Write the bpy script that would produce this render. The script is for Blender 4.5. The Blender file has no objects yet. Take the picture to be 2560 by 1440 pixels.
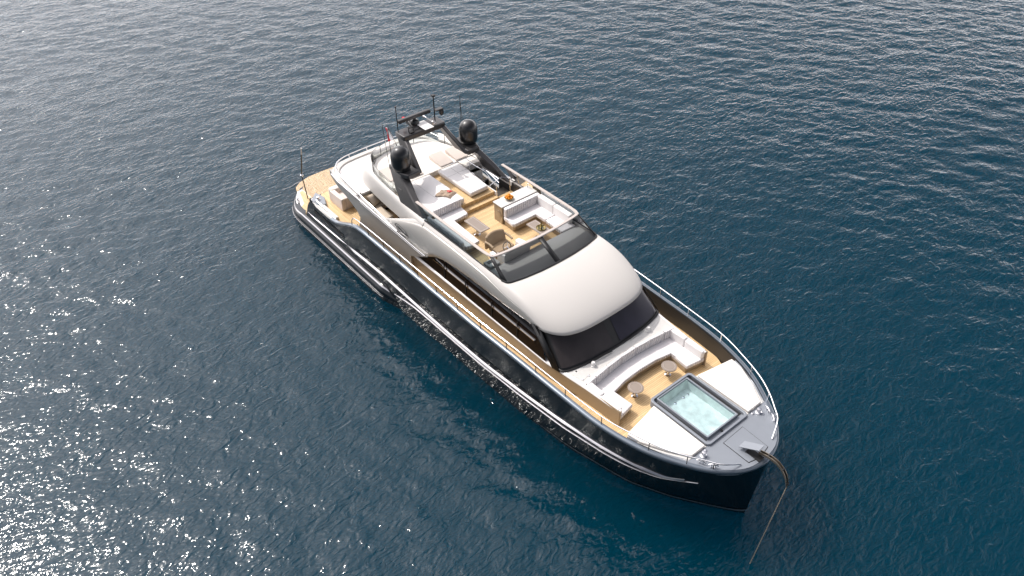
import bpy, bmesh, math, random
import numpy as np
from mathutils import Vector, Matrix
random.seed(7); rng = np.random.default_rng(11)
S = bpy.context.scene; COL = S.collection; R = math.radians

# ------------------------------------------------------------------ camera
cd = bpy.data.cameras.new('camera'); cam = bpy.data.objects.new('camera', cd); COL.objects.link(cam)
cd.sensor_width = 36; cd.lens = 36 * 2000 / 2560; cd.clip_start = .5; cd.clip_end = 20000
yaw, pit, rol = R(140.698), R(39.807), R(0.546)
F = Vector((math.cos(yaw)*math.cos(pit), math.sin(yaw)*math.cos(pit), -math.sin(pit)))
rt = F.cross(Vector((0, 0, 1))).normalized(); dn = F.cross(rt)
r_ = math.cos(rol)*rt + math.sin(rol)*dn; d_ = -math.sin(rol)*rt + math.cos(rol)*dn
M = Matrix((r_, -d_, -F)).transposed().to_4x4(); M.translation = Vector((7.91, -17.286, 25.0))
cam.matrix_world = M; S.camera = cam

# ------------------------------------------------------------------ sky and sun
SUN_EL, SUN_AZ = 52.0, -165.0
w = bpy.data.worlds.new('World'); S.world = w; w.use_nodes = True
nt = w.node_tree; sky = nt.nodes.new('ShaderNodeTexSky'); sky.sky_type = 'NISHITA'; sky.sun_disc = False
sky.sun_elevation = R(SUN_EL); sky.sun_rotation = R(90 - SUN_AZ); sky.dust_density = 2.0; sky.air_density = 1.0; sky.ozone_density = 1.0
sv = Vector((math.cos(R(SUN_AZ))*math.cos(R(SUN_EL)), math.sin(R(SUN_AZ))*math.cos(R(SUN_EL)), math.sin(R(SUN_EL))))
bg = nt.nodes['Background']; bg.inputs[1].default_value = .06
hsv = nt.nodes.new('ShaderNodeHueSaturation'); hsv.inputs['Saturation'].default_value = .8; nt.links.new(sky.outputs[0], hsv.inputs['Color']); nt.links.new(hsv.outputs[0], bg.inputs[0])
# high summer haze: a wide pale aureole round the sun and a milky band above the horizon
def wmath(op, a, b_=None):
    n = nt.nodes.new('ShaderNodeMath'); n.operation = op
    for k, q in enumerate((a, b_)):
        if q is None: continue
        if isinstance(q, (int, float)): n.inputs[k].default_value = q
        else: nt.links.new(q, n.inputs[k])
    return n.outputs[0]
tcs = nt.nodes.new('ShaderNodeTexCoord'); vm = nt.nodes.new('ShaderNodeVectorMath'); vm.operation = 'DOT_PRODUCT'; vm.inputs[1].default_value = sv
nt.links.new(tcs.outputs['Generated'], vm.inputs[0]); sxz = nt.nodes.new('ShaderNodeSeparateXYZ'); nt.links.new(tcs.outputs['Generated'], sxz.inputs[0])
dotp = wmath('MAXIMUM', vm.outputs['Value'], 0.0)
glow = wmath('ADD', wmath('MULTIPLY', wmath('POWER', dotp, 40.0), 3.2), wmath('MULTIPLY', wmath('POWER', dotp, 4.5), 3.5))
hor = wmath('MULTIPLY', wmath('POWER', wmath('SUBTRACT', 1.0, wmath('MAXIMUM', sxz.outputs[2], 0.0)), 3.9), 3.0)
vh = nt.nodes.new('ShaderNodeVectorMath'); vh.operation = 'DOT_PRODUCT'; vh.inputs[1].default_value = (math.cos(R(-45)), math.sin(R(-45)), 0)
nt.links.new(tcs.outputs['Generated'], vh.inputs[0])       # haze dimmed behind the camera, shaped to keep the starboard flanks darker
hor = wmath('MULTIPLY', hor, wmath('ADD', .62, wmath('MULTIPLY', vh.outputs['Value'], -.60)))
hb = nt.nodes.new('ShaderNodeBackground'); hb.inputs[0].default_value = (1, .95, .96, 1); nt.links.new(wmath('ADD', glow, hor), hb.inputs[1])
ash = nt.nodes.new('ShaderNodeAddShader'); nt.links.new(bg.outputs[0], ash.inputs[0]); nt.links.new(hb.outputs[0], ash.inputs[1])
nt.links.new(ash.outputs[0], nt.nodes['World Output'].inputs['Surface'])
sl = bpy.data.lights.new('sun', 'SUN'); sl.energy = 2.8; sl.angle = R(.53); sl.color = (1, .95, .88)
so = bpy.data.objects.new('sun', sl); COL.objects.link(so)
sv = Vector((math.cos(R(SUN_AZ))*math.cos(R(SUN_EL)), math.sin(R(SUN_AZ))*math.cos(R(SUN_EL)), math.sin(R(SUN_EL))))
so.rotation_euler = sv.to_track_quat('Z', 'Y').to_euler()
S.view_settings.view_transform = 'Standard'; S.view_settings.look = 'None'; S.view_settings.exposure = -.04
S.view_settings.gamma = 1; S.view_settings.use_curve_mapping = False
S.cycles.sample_clamp_direct = 0; S.cycles.sample_clamp_indirect = 12; S.cycles.max_bounces = 10; S.cycles.transparent_max_bounces = 16
S.cycles.caustics_reflective = True; S.cycles.blur_glossy = .2

# ------------------------------------------------------------------ materials
def mat(name, col, rough=.5, metal=0, coat=0, spec=.5, noise=0, nscale=8, bump=0, bscale=60):
    m = bpy.data.materials.new(name); m.use_nodes = True; t = m.node_tree; b = t.nodes['Principled BSDF']
    b.inputs['Base Color'].default_value = (*col, 1); b.inputs['Roughness'].default_value = rough
    b.inputs['Metallic'].default_value = metal; b.inputs['Coat Weight'].default_value = coat; b.inputs['Coat Roughness'].default_value = .04
    b.inputs['Specular IOR Level'].default_value = spec
    tc = t.nodes.new('ShaderNodeTexCoord')
    if noise:
        n = t.nodes.new('ShaderNodeTexNoise'); n.inputs['Scale'].default_value = nscale; n.inputs['Detail'].default_value = 5
        t.links.new(tc.outputs['Object'], n.inputs['Vector'])
        x = t.nodes.new('ShaderNodeMix'); x.data_type = 'RGBA'
        x.inputs[6].default_value = (*[c*(1-noise) for c in col], 1); x.inputs[7].default_value = (*[min(1, c*(1+noise)) for c in col], 1)
        t.links.new(n.outputs[0], x.inputs[0]); t.links.new(x.outputs[2], b.inputs['Base Color'])
    if bump:
        n2 = t.nodes.new('ShaderNodeTexNoise'); n2.inputs['Scale'].default_value = bscale; n2.inputs['Detail'].default_value = 4
        t.links.new(tc.outputs['Object'], n2.inputs['Vector'])
        bp = t.nodes.new('ShaderNodeBump'); bp.inputs['Strength'].default_value = bump; bp.inputs['Distance'].default_value = .01
        t.links.new(n2.outputs[0], bp.inputs['Height']); t.links.new(bp.outputs[0], b.inputs['Normal'])
    return m

def teak_mat(name, axis=1, tone=1.0):
    m = mat(name, (.5, .32, .16), .55); t = m.node_tree; b = t.nodes['Principled BSDF']
    tc = t.nodes.new('ShaderNodeTexCoord'); sx = t.nodes.new('ShaderNodeSeparateXYZ'); t.links.new(tc.outputs['Object'], sx.inputs[0])
    mu = t.nodes.new('ShaderNodeMath'); mu.operation = 'MULTIPLY'; mu.inputs[1].default_value = 1/.075; t.links.new(sx.outputs[axis], mu.inputs[0])
    fr = t.nodes.new('ShaderNodeMath'); fr.operation = 'FRACT'; t.links.new(mu.outputs[0], fr.inputs[0])
    gt = t.nodes.new('ShaderNodeMath'); gt.operation = 'LESS_THAN'; gt.inputs[1].default_value = .09; t.links.new(fr.outputs[0], gt.inputs[0])
    fl = t.nodes.new('ShaderNodeMath'); fl.operation = 'FLOOR'; t.links.new(mu.outputs[0], fl.inputs[0])
    wn = t.nodes.new('ShaderNodeTexWhiteNoise'); wn.noise_dimensions = '1D'; t.links.new(fl.outputs[0], wn.inputs['W'])
    mp = t.nodes.new('ShaderNodeMapping'); mp.inputs['Scale'].default_value = (.8, 14, 1) if axis == 1 else (14, .8, 1)
    t.links.new(tc.outputs['Object'], mp.inputs[0])
    n = t.nodes.new('ShaderNodeTexNoise'); n.inputs['Scale'].default_value = 3; n.inputs['Detail'].default_value = 6; t.links.new(mp.outputs[0], n.inputs['Vector'])
    ad = t.nodes.new('ShaderNodeMath'); ad.operation = 'MULTIPLY_ADD'; ad.inputs[1].default_value = .45; t.links.new(wn.outputs[0], ad.inputs[0]); t.links.new(n.outputs[0], ad.inputs[2])
    rp = t.nodes.new('ShaderNodeValToRGB'); t.links.new(ad.outputs[0], rp.inputs[0])
    rp.color_ramp.elements[0].position = .25; rp.color_ramp.elements[1].position = 1.0
    rp.color_ramp.elements[0].color = (.54*tone, .362*tone, .175*tone, 1); rp.color_ramp.elements[1].color = (.73*tone, .525*tone, .28*tone, 1)
    x = t.nodes.new('ShaderNodeMix'); x.data_type = 'RGBA'; x.inputs[7].default_value = (.16, .10, .055, 1)
    t.links.new(gt.outputs[0], x.inputs[0]); t.links.new(rp.outputs[0], x.inputs[6]); t.links.new(x.outputs[2], b.inputs['Base Color'])
    return m

def pleat_mat(name, col, axis=1, pitch=.11):
    m = mat(name, col, .85, spec=.2); t = m.node_tree; b = t.nodes['Principled BSDF']
    tc = t.nodes.new('ShaderNodeTexCoord'); sx = t.nodes.new('ShaderNodeSeparateXYZ'); t.links.new(tc.outputs['Object'], sx.inputs[0])
    mu = t.nodes.new('ShaderNodeMath'); mu.operation = 'MULTIPLY'; mu.inputs[1].default_value = math.pi/pitch; t.links.new(sx.outputs[axis], mu.inputs[0])
    si = t.nodes.new('ShaderNodeMath'); si.operation = 'SINE'; t.links.new(mu.outputs[0], si.inputs[0])
    ab = t.nodes.new('ShaderNodeMath'); ab.operation = 'ABSOLUTE'; t.links.new(si.outputs[0], ab.inputs[0])
    pw = t.nodes.new('ShaderNodeMath'); pw.operation = 'POWER'; pw.inputs[1].default_value = .4; t.links.new(ab.outputs[0], pw.inputs[0])
    ge = t.nodes.new('ShaderNodeNewGeometry'); sn = t.nodes.new('ShaderNodeSeparateXYZ'); t.links.new(ge.outputs['Normal'], sn.inputs[0])
    na = t.nodes.new('ShaderNodeMath'); na.operation = 'ABSOLUTE'; t.links.new(sn.outputs[2], na.inputs[0])
    lt = t.nodes.new('ShaderNodeMath'); lt.operation = 'LESS_THAN'; lt.inputs[1].default_value = .75; t.links.new(na.outputs[0], lt.inputs[0])
    h = t.nodes.new('ShaderNodeMath'); h.operation = 'MULTIPLY'; t.links.new(pw.outputs[0], h.inputs[0]); t.links.new(lt.outputs[0], h.inputs[1])
    bp = t.nodes.new('ShaderNodeBump'); bp.inputs['Strength'].default_value = 1; bp.inputs['Distance'].default_value = .06
    t.links.new(h.outputs[0], bp.inputs['Height']); t.links.new(bp.outputs[0], b.inputs['Normal'])
    return m

def glass_mat(name, tint, gloss=.08):
    m = bpy.data.materials.new(name); m.use_nodes = True; t = m.node_tree; t.nodes.clear()
    o = t.nodes.new('ShaderNodeOutputMaterial'); tr = t.nodes.new('ShaderNodeBsdfTransparent'); tr.inputs[0].default_value = (*tint, 1)
    g = t.nodes.new('ShaderNodeBsdfGlossy'); g.inputs['Roughness'].default_value = .02; g.inputs[0].default_value = (1, 1, 1, 1)
    fr = t.nodes.new('ShaderNodeFresnel'); fr.inputs[0].default_value = 1.5; mx = t.nodes.new('ShaderNodeMixShader')
    t.links.new(fr.outputs[0], mx.inputs[0]); t.links.new(tr.outputs[0], mx.inputs[1]); t.links.new(g.outputs[0], mx.inputs[2]); t.links.new(mx.outputs[0], o.inputs[0])
    return m

m_hull = mat('navy_hull_paint', (.004, .008, .012), .16, .0, 0, .45, noise=.15, nscale=.6)
m_hullcap = mat('silver_blue_metallic_paint', (.17, .20, .235), .32, .6, .5)
m_silver = mat('pearl_silver_paint', (.57, .545, .515), .48, .0, .03, .22, noise=.03, nscale=.7)
m_shaded = mat('shaded_silver_paint', (.40, .385, .36), .38, .4, .15, .4, noise=.03, nscale=.8)  # pearl silver darkened to carry the shade of the flanks and deck edge
m_white = mat('white_gelcoat', (.78, .76, .74), .35, 0, .2, noise=.03, nscale=2)
m_offwhite = mat('grey_white_nonskid', (.60, .585, .56), .6, noise=.04, nscale=4, bump=.25, bscale=260)
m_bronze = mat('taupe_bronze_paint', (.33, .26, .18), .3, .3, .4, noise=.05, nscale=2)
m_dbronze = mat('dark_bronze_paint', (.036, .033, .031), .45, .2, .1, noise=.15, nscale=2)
m_bow = mat('grey_deck_paint', (.235, .255, .285), .45, .2, .2, noise=.05, nscale=3, bump=.15, bscale=300)
m_graph = mat('graphite_paint', (.060, .057, .057), .42, .4, .3, noise=.12, nscale=3)
m_dome = mat('black_gloss_dome', (.020, .020, .021), .34, .1, .4, noise=.2, nscale=3)
m_black = mat('black_rubber', (.012, .012, .013), .5, noise=.2)
m_dglass = mat('dark_window_glass', (.010, .007, .006), .04, 0, 0, .32, noise=.3, nscale=.8)
m_wglass = mat('dark_windscreen_glass', (.050, .043, .043), .06, 0, .0, .35, noise=.5, nscale=1.3)
m_wgl2 = mat('smoked_plum_glass', (.030, .027, .042), .06, 0, .0, .35, noise=.5, nscale=1.3)
m_rubr = mat('satin_steel', (.50, .49, .50), .3, .85, noise=.04)
m_chrome = mat('polished_steel', (.80, .79, .80), .10, 1.0, noise=.04)
m_cush = mat('white_cushion', (.80, .775, .76), .9, spec=.15, noise=.02, nscale=5, bump=.25, bscale=7)
m_pad = mat('cream_sunpad', (.80, .76, .71), .9, spec=.15, noise=.02, nscale=3, bump=.3, bscale=5)
m_wedge = mat('beige_cushion', (.70, .62, .56), .9, spec=.15, noise=.03, nscale=5, bump=.3, bscale=9)
m_pleat = pleat_mat('pleated_white_fabric', (.76, .73, .73), 1)
m_pleatx = pleat_mat('pleated_white_fabric_side', (.76, .73, .73), 0)
m_seam = mat('cushion_piping', (.42, .40, .39), .9)
m_tan = mat('tan_leather', (.30, .215, .13), .6, noise=.08, nscale=6, bump=.3, bscale=30)
m_table = mat('taupe_table_top', (.27, .22, .185), .5, noise=.05, nscale=5)
m_inlay = mat('pale_inlay', (.52, .46, .40), .5, noise=.03)
m_rail = mat('stone_rail_paint', (.50, .44, .40), .4, 0, .2, noise=.03)
m_dash = mat('grey_dash', (.40, .40, .39), .6, noise=.04, nscale=3)
m_taupe = mat('taupe_linen', (.40, .31, .235), .95, spec=.1, noise=.2, nscale=22, bump=.8, bscale=26)
m_red = mat('red_cloth', (.72, .012, .03), .8, noise=.1); m_wcloth = mat('white_cloth', (.78, .76, .78), .8, noise=.03)
m_orange = mat('orange_peel', (.85, .30, .015), .5, noise=.1, nscale=30, bump=.3, bscale=160)
m_gold = mat('golden_tray', (.42, .34, .16), .25, .8, noise=.1); m_clear = glass_mat('clear_glass', (.92, .95, .93))
m_fglass = glass_mat('smoked_flybridge_glass', (.44, .46, .47)); m_sglass = glass_mat('grey_side_glass', (.42, .50, .52))
m_pglass = glass_mat('clear_balustrade_glass', (.86, .91, .88)); m_tglass = glass_mat('tub_glass', (.72, .90, .86))
m_teak = teak_mat('teak_planks', 1); m_teakx = teak_mat('teak_planks_athwart', 0)
m_floor = mat('dark_interior', (.05, .042, .035), .6, noise=.2)
m_sand = mat('sand_pillow', (.42, .33, .22), .95, spec=.1, noise=.12, nscale=8, bump=.4, bscale=14)
m_linen = mat('pale_pillow', (.66, .57, .46), .95, spec=.1, noise=.08, nscale=8, bump=.4, bscale=14)
m_led = mat('chain_steel', (.34, .29, .23), .4, .85, noise=.3, nscale=20)

# ------------------------------------------------------------------ mesh helpers
def raw(name, vs, fs, m, parent=None, ang=35, bevel=0, seg=2, solid=0, off=-1, smooth=True):
    me = bpy.data.meshes.new(name); me.from_pydata([tuple(map(float, v)) for v in vs], [], fs); me.validate(); 
    bm = bmesh.new(); bm.from_mesh(me); bmesh.ops.remove_doubles(bm, verts=bm.verts, dist=1e-5); bmesh.ops.recalc_face_normals(bm, faces=bm.faces); bm.to_mesh(me); bm.free()
    if smooth:
        me.polygons.foreach_set('use_smooth', [True]*len(me.polygons)); me.set_sharp_from_angle(angle=R(ang))
    me.materials.append(m); o = bpy.data.objects.new(name, me); COL.objects.link(o)
    if parent: o.parent = parent; o.matrix_parent_inverse = parent.matrix_world.inverted()
    if solid:
        s = o.modifiers.new('s', 'SOLIDIFY'); s.thickness = solid; s.offset = off
    if bevel:
        b = o.modifiers.new('b', 'BEVEL'); b.width = bevel; b.segments = seg; b.limit_method = 'ANGLE'; b.angle_limit = R(40); b.harden_normals = False
    return o
def empty(name, loc=(0, 0, 0), rz=0):
    o = bpy.data.objects.new(name, None); o.empty_display_size = .2; COL.objects.link(o); o.location = loc; o.rotation_euler = (0, 0, rz)
    bpy.context.view_layer.update(); return o
def tag(o, label, cat=None, group=None, kind=None):
    if label: o['label'] = label
    if cat: o['category'] = cat
    if group: o['group'] = group
    if kind: o['kind'] = kind
    return o
class MB:                                   # collects shapes that become ONE mesh
    def __init__(s): s.v = []; s.f = []
    def add(s, vs, fs):
        n = len(s.v); s.v += [tuple(v) for v in vs]; s.f += [tuple(i+n for i in f) for f in fs]; return s
    def prism(s, out, z0, z1):
        n = len(out); g0 = z0 if callable(z0) else (lambda x, y: z0); g1 = z1 if callable(z1) else (lambda x, y: z1)
        vs = [(x, y, g0(x, y)) for x, y in out] + [(x, y, g1(x, y)) for x, y in out]
        return s.add(vs, [tuple(range(n))[::-1], tuple(range(n, 2*n))] + [(i, (i+1) % n, n+(i+1) % n, n+i) for i in range(n)])
    def box(s, a, b):
        return s.prism([(a[0], a[1]), (b[0], a[1]), (b[0], b[1]), (a[0], b[1])], a[2], b[2])
    def loft(s, secs, cu=False, cap=False):
        n = len(secs[0]); vs = [p for q in secs for p in q]; fs = []
        for i in range(len(secs)-1):
            for j in range(n if cu else n-1):
                k = (j+1) % n; fs.append((i*n+j, i*n+k, (i+1)*n+k, (i+1)*n+j))
        if cap: fs += [tuple(range(n))[::-1], tuple(range((len(secs)-1)*n, len(secs)*n))]
        return s.add(vs, fs)
    def tube(s, pts, r, n=8, closed=False):
        P = [Vector(p) for p in pts]; secs = []
        for i, p in enumerate(P):
            a = P[(i-1) % len(P)] if (closed or i) else p; b = P[(i+1) % len(P)] if (closed or i < len(P)-1) else p
            t = (b-a).normalized(); u = t.cross(Vector((0, 0, 1)))
            if u.length < .05: u = t.cross(Vector((1, .01, 0)))
            u.normalize(); v = t.cross(u); rr = r[i] if isinstance(r, (list, tuple)) else r
            secs.append([tuple(p+rr*(math.cos(k*2*math.pi/n)*u+math.sin(k*2*math.pi/n)*v)) for k in range(n)])
        if closed: secs.append(secs[0])
        return s.loft(secs, True, not closed)
    def lathe(s, prof, c=(0, 0, 0), n=28, rot=None):
        secs = []
        for r, z in prof:
            ring = [Vector((r*math.cos(2*math.pi*k/n), r*math.sin(2*math.pi*k/n), z)) for k in range(n)]
            if rot: ring = [rot @ q for q in ring]
            secs.append([tuple(q+Vector(c)) for q in ring])
        return s.loft(secs, True, True)
    def build(s, name, m, parent=None, **k): return raw(name, s.v, s.f, m, parent, **k)
def prism(name, out, z0, z1, m, parent=None, **k): return MB().prism(out, z0, z1).build(name, m, parent, **k)
def box(name, a, b, m, parent=None, **k): return MB().box(a, b).build(name, m, parent, **k)
def tube(name, pts, r, m, parent=None, n=8, **k): return MB().tube(pts, r, n).build(name, m, parent, **k)
def xz(out, y0, y1):                         # polygon drawn in x,z and given a thickness in y
    n = len(out); f0 = y0 if callable(y0) else (lambda x: y0); f1 = y1 if callable(y1) else (lambda x: y1)
    mb = MB(); mb.add([(x, f0(x), z) for x, z in out] + [(x, f1(x), z) for x, z in out],
        [tuple(range(n))[::-1], tuple(range(n, 2*n))] + [(i, (i+1) % n, n+(i+1) % n, n+i) for i in range(n)]); return mb
def itp(T, x):
    T = sorted(T); return float(np.interp(x, [t[0] for t in T], [t[1] for t in T]))
def cr(P, n):                                # Catmull-Rom through points, n samples
    P = np.array(P, float); m = len(P); out = []
    Q = np.vstack([2*P[0]-P[1], P, 2*P[-1]-P[-2]])
    for t in np.linspace(0, m-1, n):
        i = min(int(t), m-2); u = t-i; a, b, c, d = Q[i:i+4]
        out.append(.5*(2*b+(c-a)*u+(2*a-5*b+4*c-d)*u*u+(3*b-a-3*c+d)*u**3))
    return np.array(out)
def resample(P, n):
    P = np.array(P, float); s = np.r_[0, np.cumsum(np.linalg.norm(np.diff(P, axis=0), axis=1))]; t = np.linspace(0, s[-1], n)
    return np.stack([np.interp(t, s, P[:, i]) for i in range(P.shape[1])], 1)
def mir(P): return [(p[0], -p[1], *p[2:]) for p in P]
def sym(P): return list(P) + [q for q in mir(P[::-1]) if abs(q[1]) > 1e-6]     # from a half outline (y<0 side, ending on centre) to both sides
def rrect(x0, x1, y0, y1, r, n=5):
    o = []
    for cx, cy, a in ((x1-r, y1-r, 0), (x0+r, y1-r, 90), (x0+r, y0+r, 180), (x1-r, y0+r, 270)):
        o += [(cx+r*math.cos(R(a+90*k/n)), cy+r*math.sin(R(a+90*k/n))) for k in range(n+1)]
    return o

# ------------------------------------------------------------------ water
def axis(lo, hi, step, far):
    a = list(np.arange(lo, hi+1e-6, step)); s = step; p = a[-1]
    while p < far: s *= 1.35; p += s; a.append(p)
    s = step; p = a[0]; pre = []
    while p > -far: s *= 1.35; p -= s; pre.append(p)
    return np.array(pre[::-1]+a)
ax = axis(-92, 16, .14, 6000); ay = axis(-16, 70, .14, 6000)
X, Y = np.meshgrid(ax, ay, indexing='ij'); Zw = np.zeros_like(X)
wd = R(141)
for k in range(70):
    lam = .55*(2.9/.55)**rng.random()**1.1; a = wd + rng.normal(0, .58); kk = 2*math.pi/lam
    amp = .0021*lam**.95*rng.uniform(.5, 1.3); ph = rng.uniform(0, 2*math.pi)
    wob = .9*np.sin(X*rng.uniform(.05, .2)+Y*rng.uniform(-.2, .2)+rng.uniform(0, 6))
    arg = kk*(X*math.cos(a)+Y*math.sin(a))+ph+wob
    Zw += amp*(np.sin(arg)+.25*np.cos(2*arg))
near = np.clip((np.minimum.reduce([X+105, 30-X, Y+30, 85-Y]))/12, 0, 1); Zw *= near
def blob(s_):
    g = np.zeros_like(X)
    for _ in range(14):
        a = rng.uniform(0, 6.283); k_ = 2*math.pi/(s_*rng.uniform(.7, 1.8)); g += np.sin(k_*(X*math.cos(a)+Y*math.sin(a))+rng.uniform(0, 6.283))
    return g/math.sqrt(7)
Zw *= np.clip(.95+.16*blob(16), .6, 1.25)
plat = np.clip(np.maximum(np.abs(X+28.6)-2.4, np.abs(Y)-2.6)/2.5, .22, 1); Zw *= plat
nx, ny = X.shape
me = bpy.data.meshes.new('sea_water'); V = np.stack([X, Y, Zw], -1).reshape(-1, 3).astype(np.float32)
ii = np.arange(nx*ny).reshape(nx, ny); Q = np.stack([ii[:-1, :-1], ii[1:, :-1], ii[1:, 1:], ii[:-1, 1:]], -1).reshape(-1, 4)
me.vertices.add(len(V)); me.vertices.foreach_set('co', V.ravel()); me.loops.add(Q.size); me.loops.foreach_set('vertex_index', Q.ravel().astype(np.int32))
me.polygons.add(len(Q)); me.polygons.foreach_set('loop_start', np.arange(0, Q.size, 4, dtype=np.int32)); me.update(calc_edges=True)
me.polygons.foreach_set('use_smooth', np.ones(len(Q), bool))
water = bpy.data.objects.new('sea_water', me); COL.objects.link(water)
tag(water, 'deep blue rippled sea all around the anchored yacht', 'sea', kind='structure')
mw = mat('sea_water', (.0001, .0235, .041), .095, spec=.5); t = mw.node_tree; b = t.nodes['Principled BSDF']; b.inputs['IOR'].default_value = 1.33; mw.node_tree.nodes['Principled BSDF'].subsurface_method = 'BURLEY'
b.inputs['Subsurface Weight'].default_value = 1; b.inputs['Subsurface Radius'].default_value = (1.0, 2.2, 2.6); b.inputs['Subsurface Scale'].default_value = 5.0
tc = t.nodes.new('ShaderNodeTexCoord'); mp = t.nodes.new('ShaderNodeMapping'); mp.inputs['Rotation'].default_value = (0, 0, -wd); mp.inputs['Scale'].default_value = (1, .5, 1)
t.links.new(tc.outputs['Object'], mp.inputs[0]); hs = []
for sc, wt, dist in ((1.3, .17, .9), (3.0, .19, 1.2), (6.8, .09, .7)):
    n = t.nodes.new('ShaderNodeTexNoise'); n.inputs['Scale'].default_value = sc; n.inputs['Detail'].default_value = 1.5; n.inputs['Distortion'].default_value = dist
    t.links.new(mp.outputs[0], n.inputs['Vector']); q = t.nodes.new('ShaderNodeMath'); q.operation = 'MULTIPLY'; q.inputs[1].default_value = wt
    t.links.new(n.outputs[0], q.inputs[0]); hs.append(q.outputs[0])
acc = hs[0]
for h in hs[1:]:
    q = t.nodes.new('ShaderNodeMath'); q.operation = 'ADD'; t.links.new(acc, q.inputs[0]); t.links.new(h, q.inputs[1]); acc = q.outputs[0]
pn_ = t.nodes.new('ShaderNodeTexNoise'); pn_.inputs['Scale'].default_value = .075; pn_.inputs['Detail'].default_value = 3; pn_.inputs['Distortion'].default_value = 1.2   # wind patches and slicks
t.links.new(mp.outputs[0], pn_.inputs['Vector']); mr = t.nodes.new('ShaderNodeMapRange'); mr.inputs[1].default_value = .36; mr.inputs[2].default_value = .62; mr.inputs[3].default_value = .74; mr.inputs[4].default_value = 1.12
t.links.new(pn_.outputs[0], mr.inputs[0]); q = t.nodes.new('ShaderNodeMath'); q.operation = 'MULTIPLY'; t.links.new(acc, q.inputs[0]); t.links.new(mr.outputs[0], q.inputs[1]); acc = q.outputs[0]
bp = t.nodes.new('ShaderNodeBump'); bp.inputs['Strength'].default_value = 1; bp.inputs['Distance'].default_value = .31; t.links.new(acc, bp.inputs['Height']); t.links.new(bp.outputs[0], b.inputs['Normal'])
me.materials.append(mw)

# ================================================================== THE YACHT
Y0 = empty('motor_yacht'); tag(Y0, 'long dark navy motor yacht with silver superstructure lying at anchor', 'yacht')
def P(name): return None
CAP = [(.25, 0), (.2, -.3), (.13, -.6), (-.07, -1.06), (-.5, -1.62), (-.95, -2.0), (-1.43, -2.3), (-2.12, -2.68), (-3.0, -3.02), (-4.4, -3.31), (-6, -3.42), (-8.6, -3.5), (-11.2, -3.59), (-14, -3.61), (-17, -3.62), (-19.3, -3.63), (-21.5, -3.6), (-23.2, -3.55), (-25, -3.5), (-26.3, -3.45)]
WL = [(0, 0), (-.15, -.12), (-.4, -.3), (-1.13, -.8), (-2.16, -1.5), (-3.6, -2.22), (-6.3, -2.85), (-8.5, -3.05), (-11, -3.17), (-16, -3.3), (-26.3, -3.33)]
CZ = [(.25, 3.24), (-1.5, 3.28), (-3, 3.35), (-6, 3.46), (-9, 3.5), (-19.5, 3.5), (-20.1, 3.45), (-20.6, 3.32), (-21.2, 3.05), (-21.8, 2.75), (-22.5, 2.44), (-23.2, 2.29), (-25, 2.26), (-25.5, 2.05), (-25.9, 1.55), (-26.3, .8)]
def hy(x, z):
    yc = itp(CAP, x); yw = itp(WL, min(x, 0)); s = min(1, max(0, z/3.4))**.8
    return yw+(yc-yw)*s
# hull: columns along the plan curve, rows from keel to cap
xs_tail = list(np.arange(-9, -26.31, -.3)) + [-26.3]
capP = [p for p in CAP if p[0] > -9] ; capP = cr(capP, 46); capP = [tuple(p) for p in capP]
cols = []
for p in capP + [(x, itp(CAP, x)) for x in xs_tail if x < capP[-1][0]-.05]:
    xc, yc = p
    # matching waterline point: same y-ratio near the stem, same x further aft
    k = np.clip((.25-xc)/6.0, 0, 1); xw = min(xc-.25*(1-k)*1.0-0.0, 0) if xc < 0 else min(xc-.25, 0)
    if xc >= -6.3:
        tpar = np.clip((.25-xc)/6.55, 0, 1); xw = -6.3*tpar**1.0; xw = xw if xw < 0 else 0.0
    yw = itp(WL, xw); zc = itp(CZ, xc); col = []
    for s in (-.25, -.02, 0.06, .15, .3, .45, .52, .56, .66, .78, .9, .97, 1.0):
        z = s*zc if s > 0 else s*4; q = min(1, max(0, z/3.4))**.8
        sc = 1+.0*s; bulge = .03*math.sin(math.pi*max(0, s))**1 if xc < -3 else 0
        col.append((xw+(xc-xw)*q, yw+(yc-yw)*q-bulge*(1 if s < .97 else .4), z))
    cols.append(col)
for s, nm in ((1, 'hull'),):
    secs = cols[::-1]; port = [[(a, -b_, c) for a, b_, c in q] for q in cols[1:]]
    allc = secs + port
    hull = MB().loft(allc).add([], []).build('hull', m_hull, Y0, ang=50)
for s in (1, -1):
    bsec = []
    for c in cols[1:]:
        a, b2 = np.array(c[2]), np.array(c[3]); e = .45 if c[0][0] > -4 else max(.05, .45-.1*(-4-c[0][0]))
        if c[0][0] < -8: break
        o3 = np.array([.012, -.02, 0]); bsec.append([tuple((a+(b2-a)*k+o3)*np.array([1, s, 1])) for k in (0, e)])
    MB().loft(bsec).build('boot_stripe', m_rubr, Y0)
def line_on_hull(pts, r=0.0, out=.02):
    return [(x, hy(x, z)-out, z) for x, z in pts]
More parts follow.
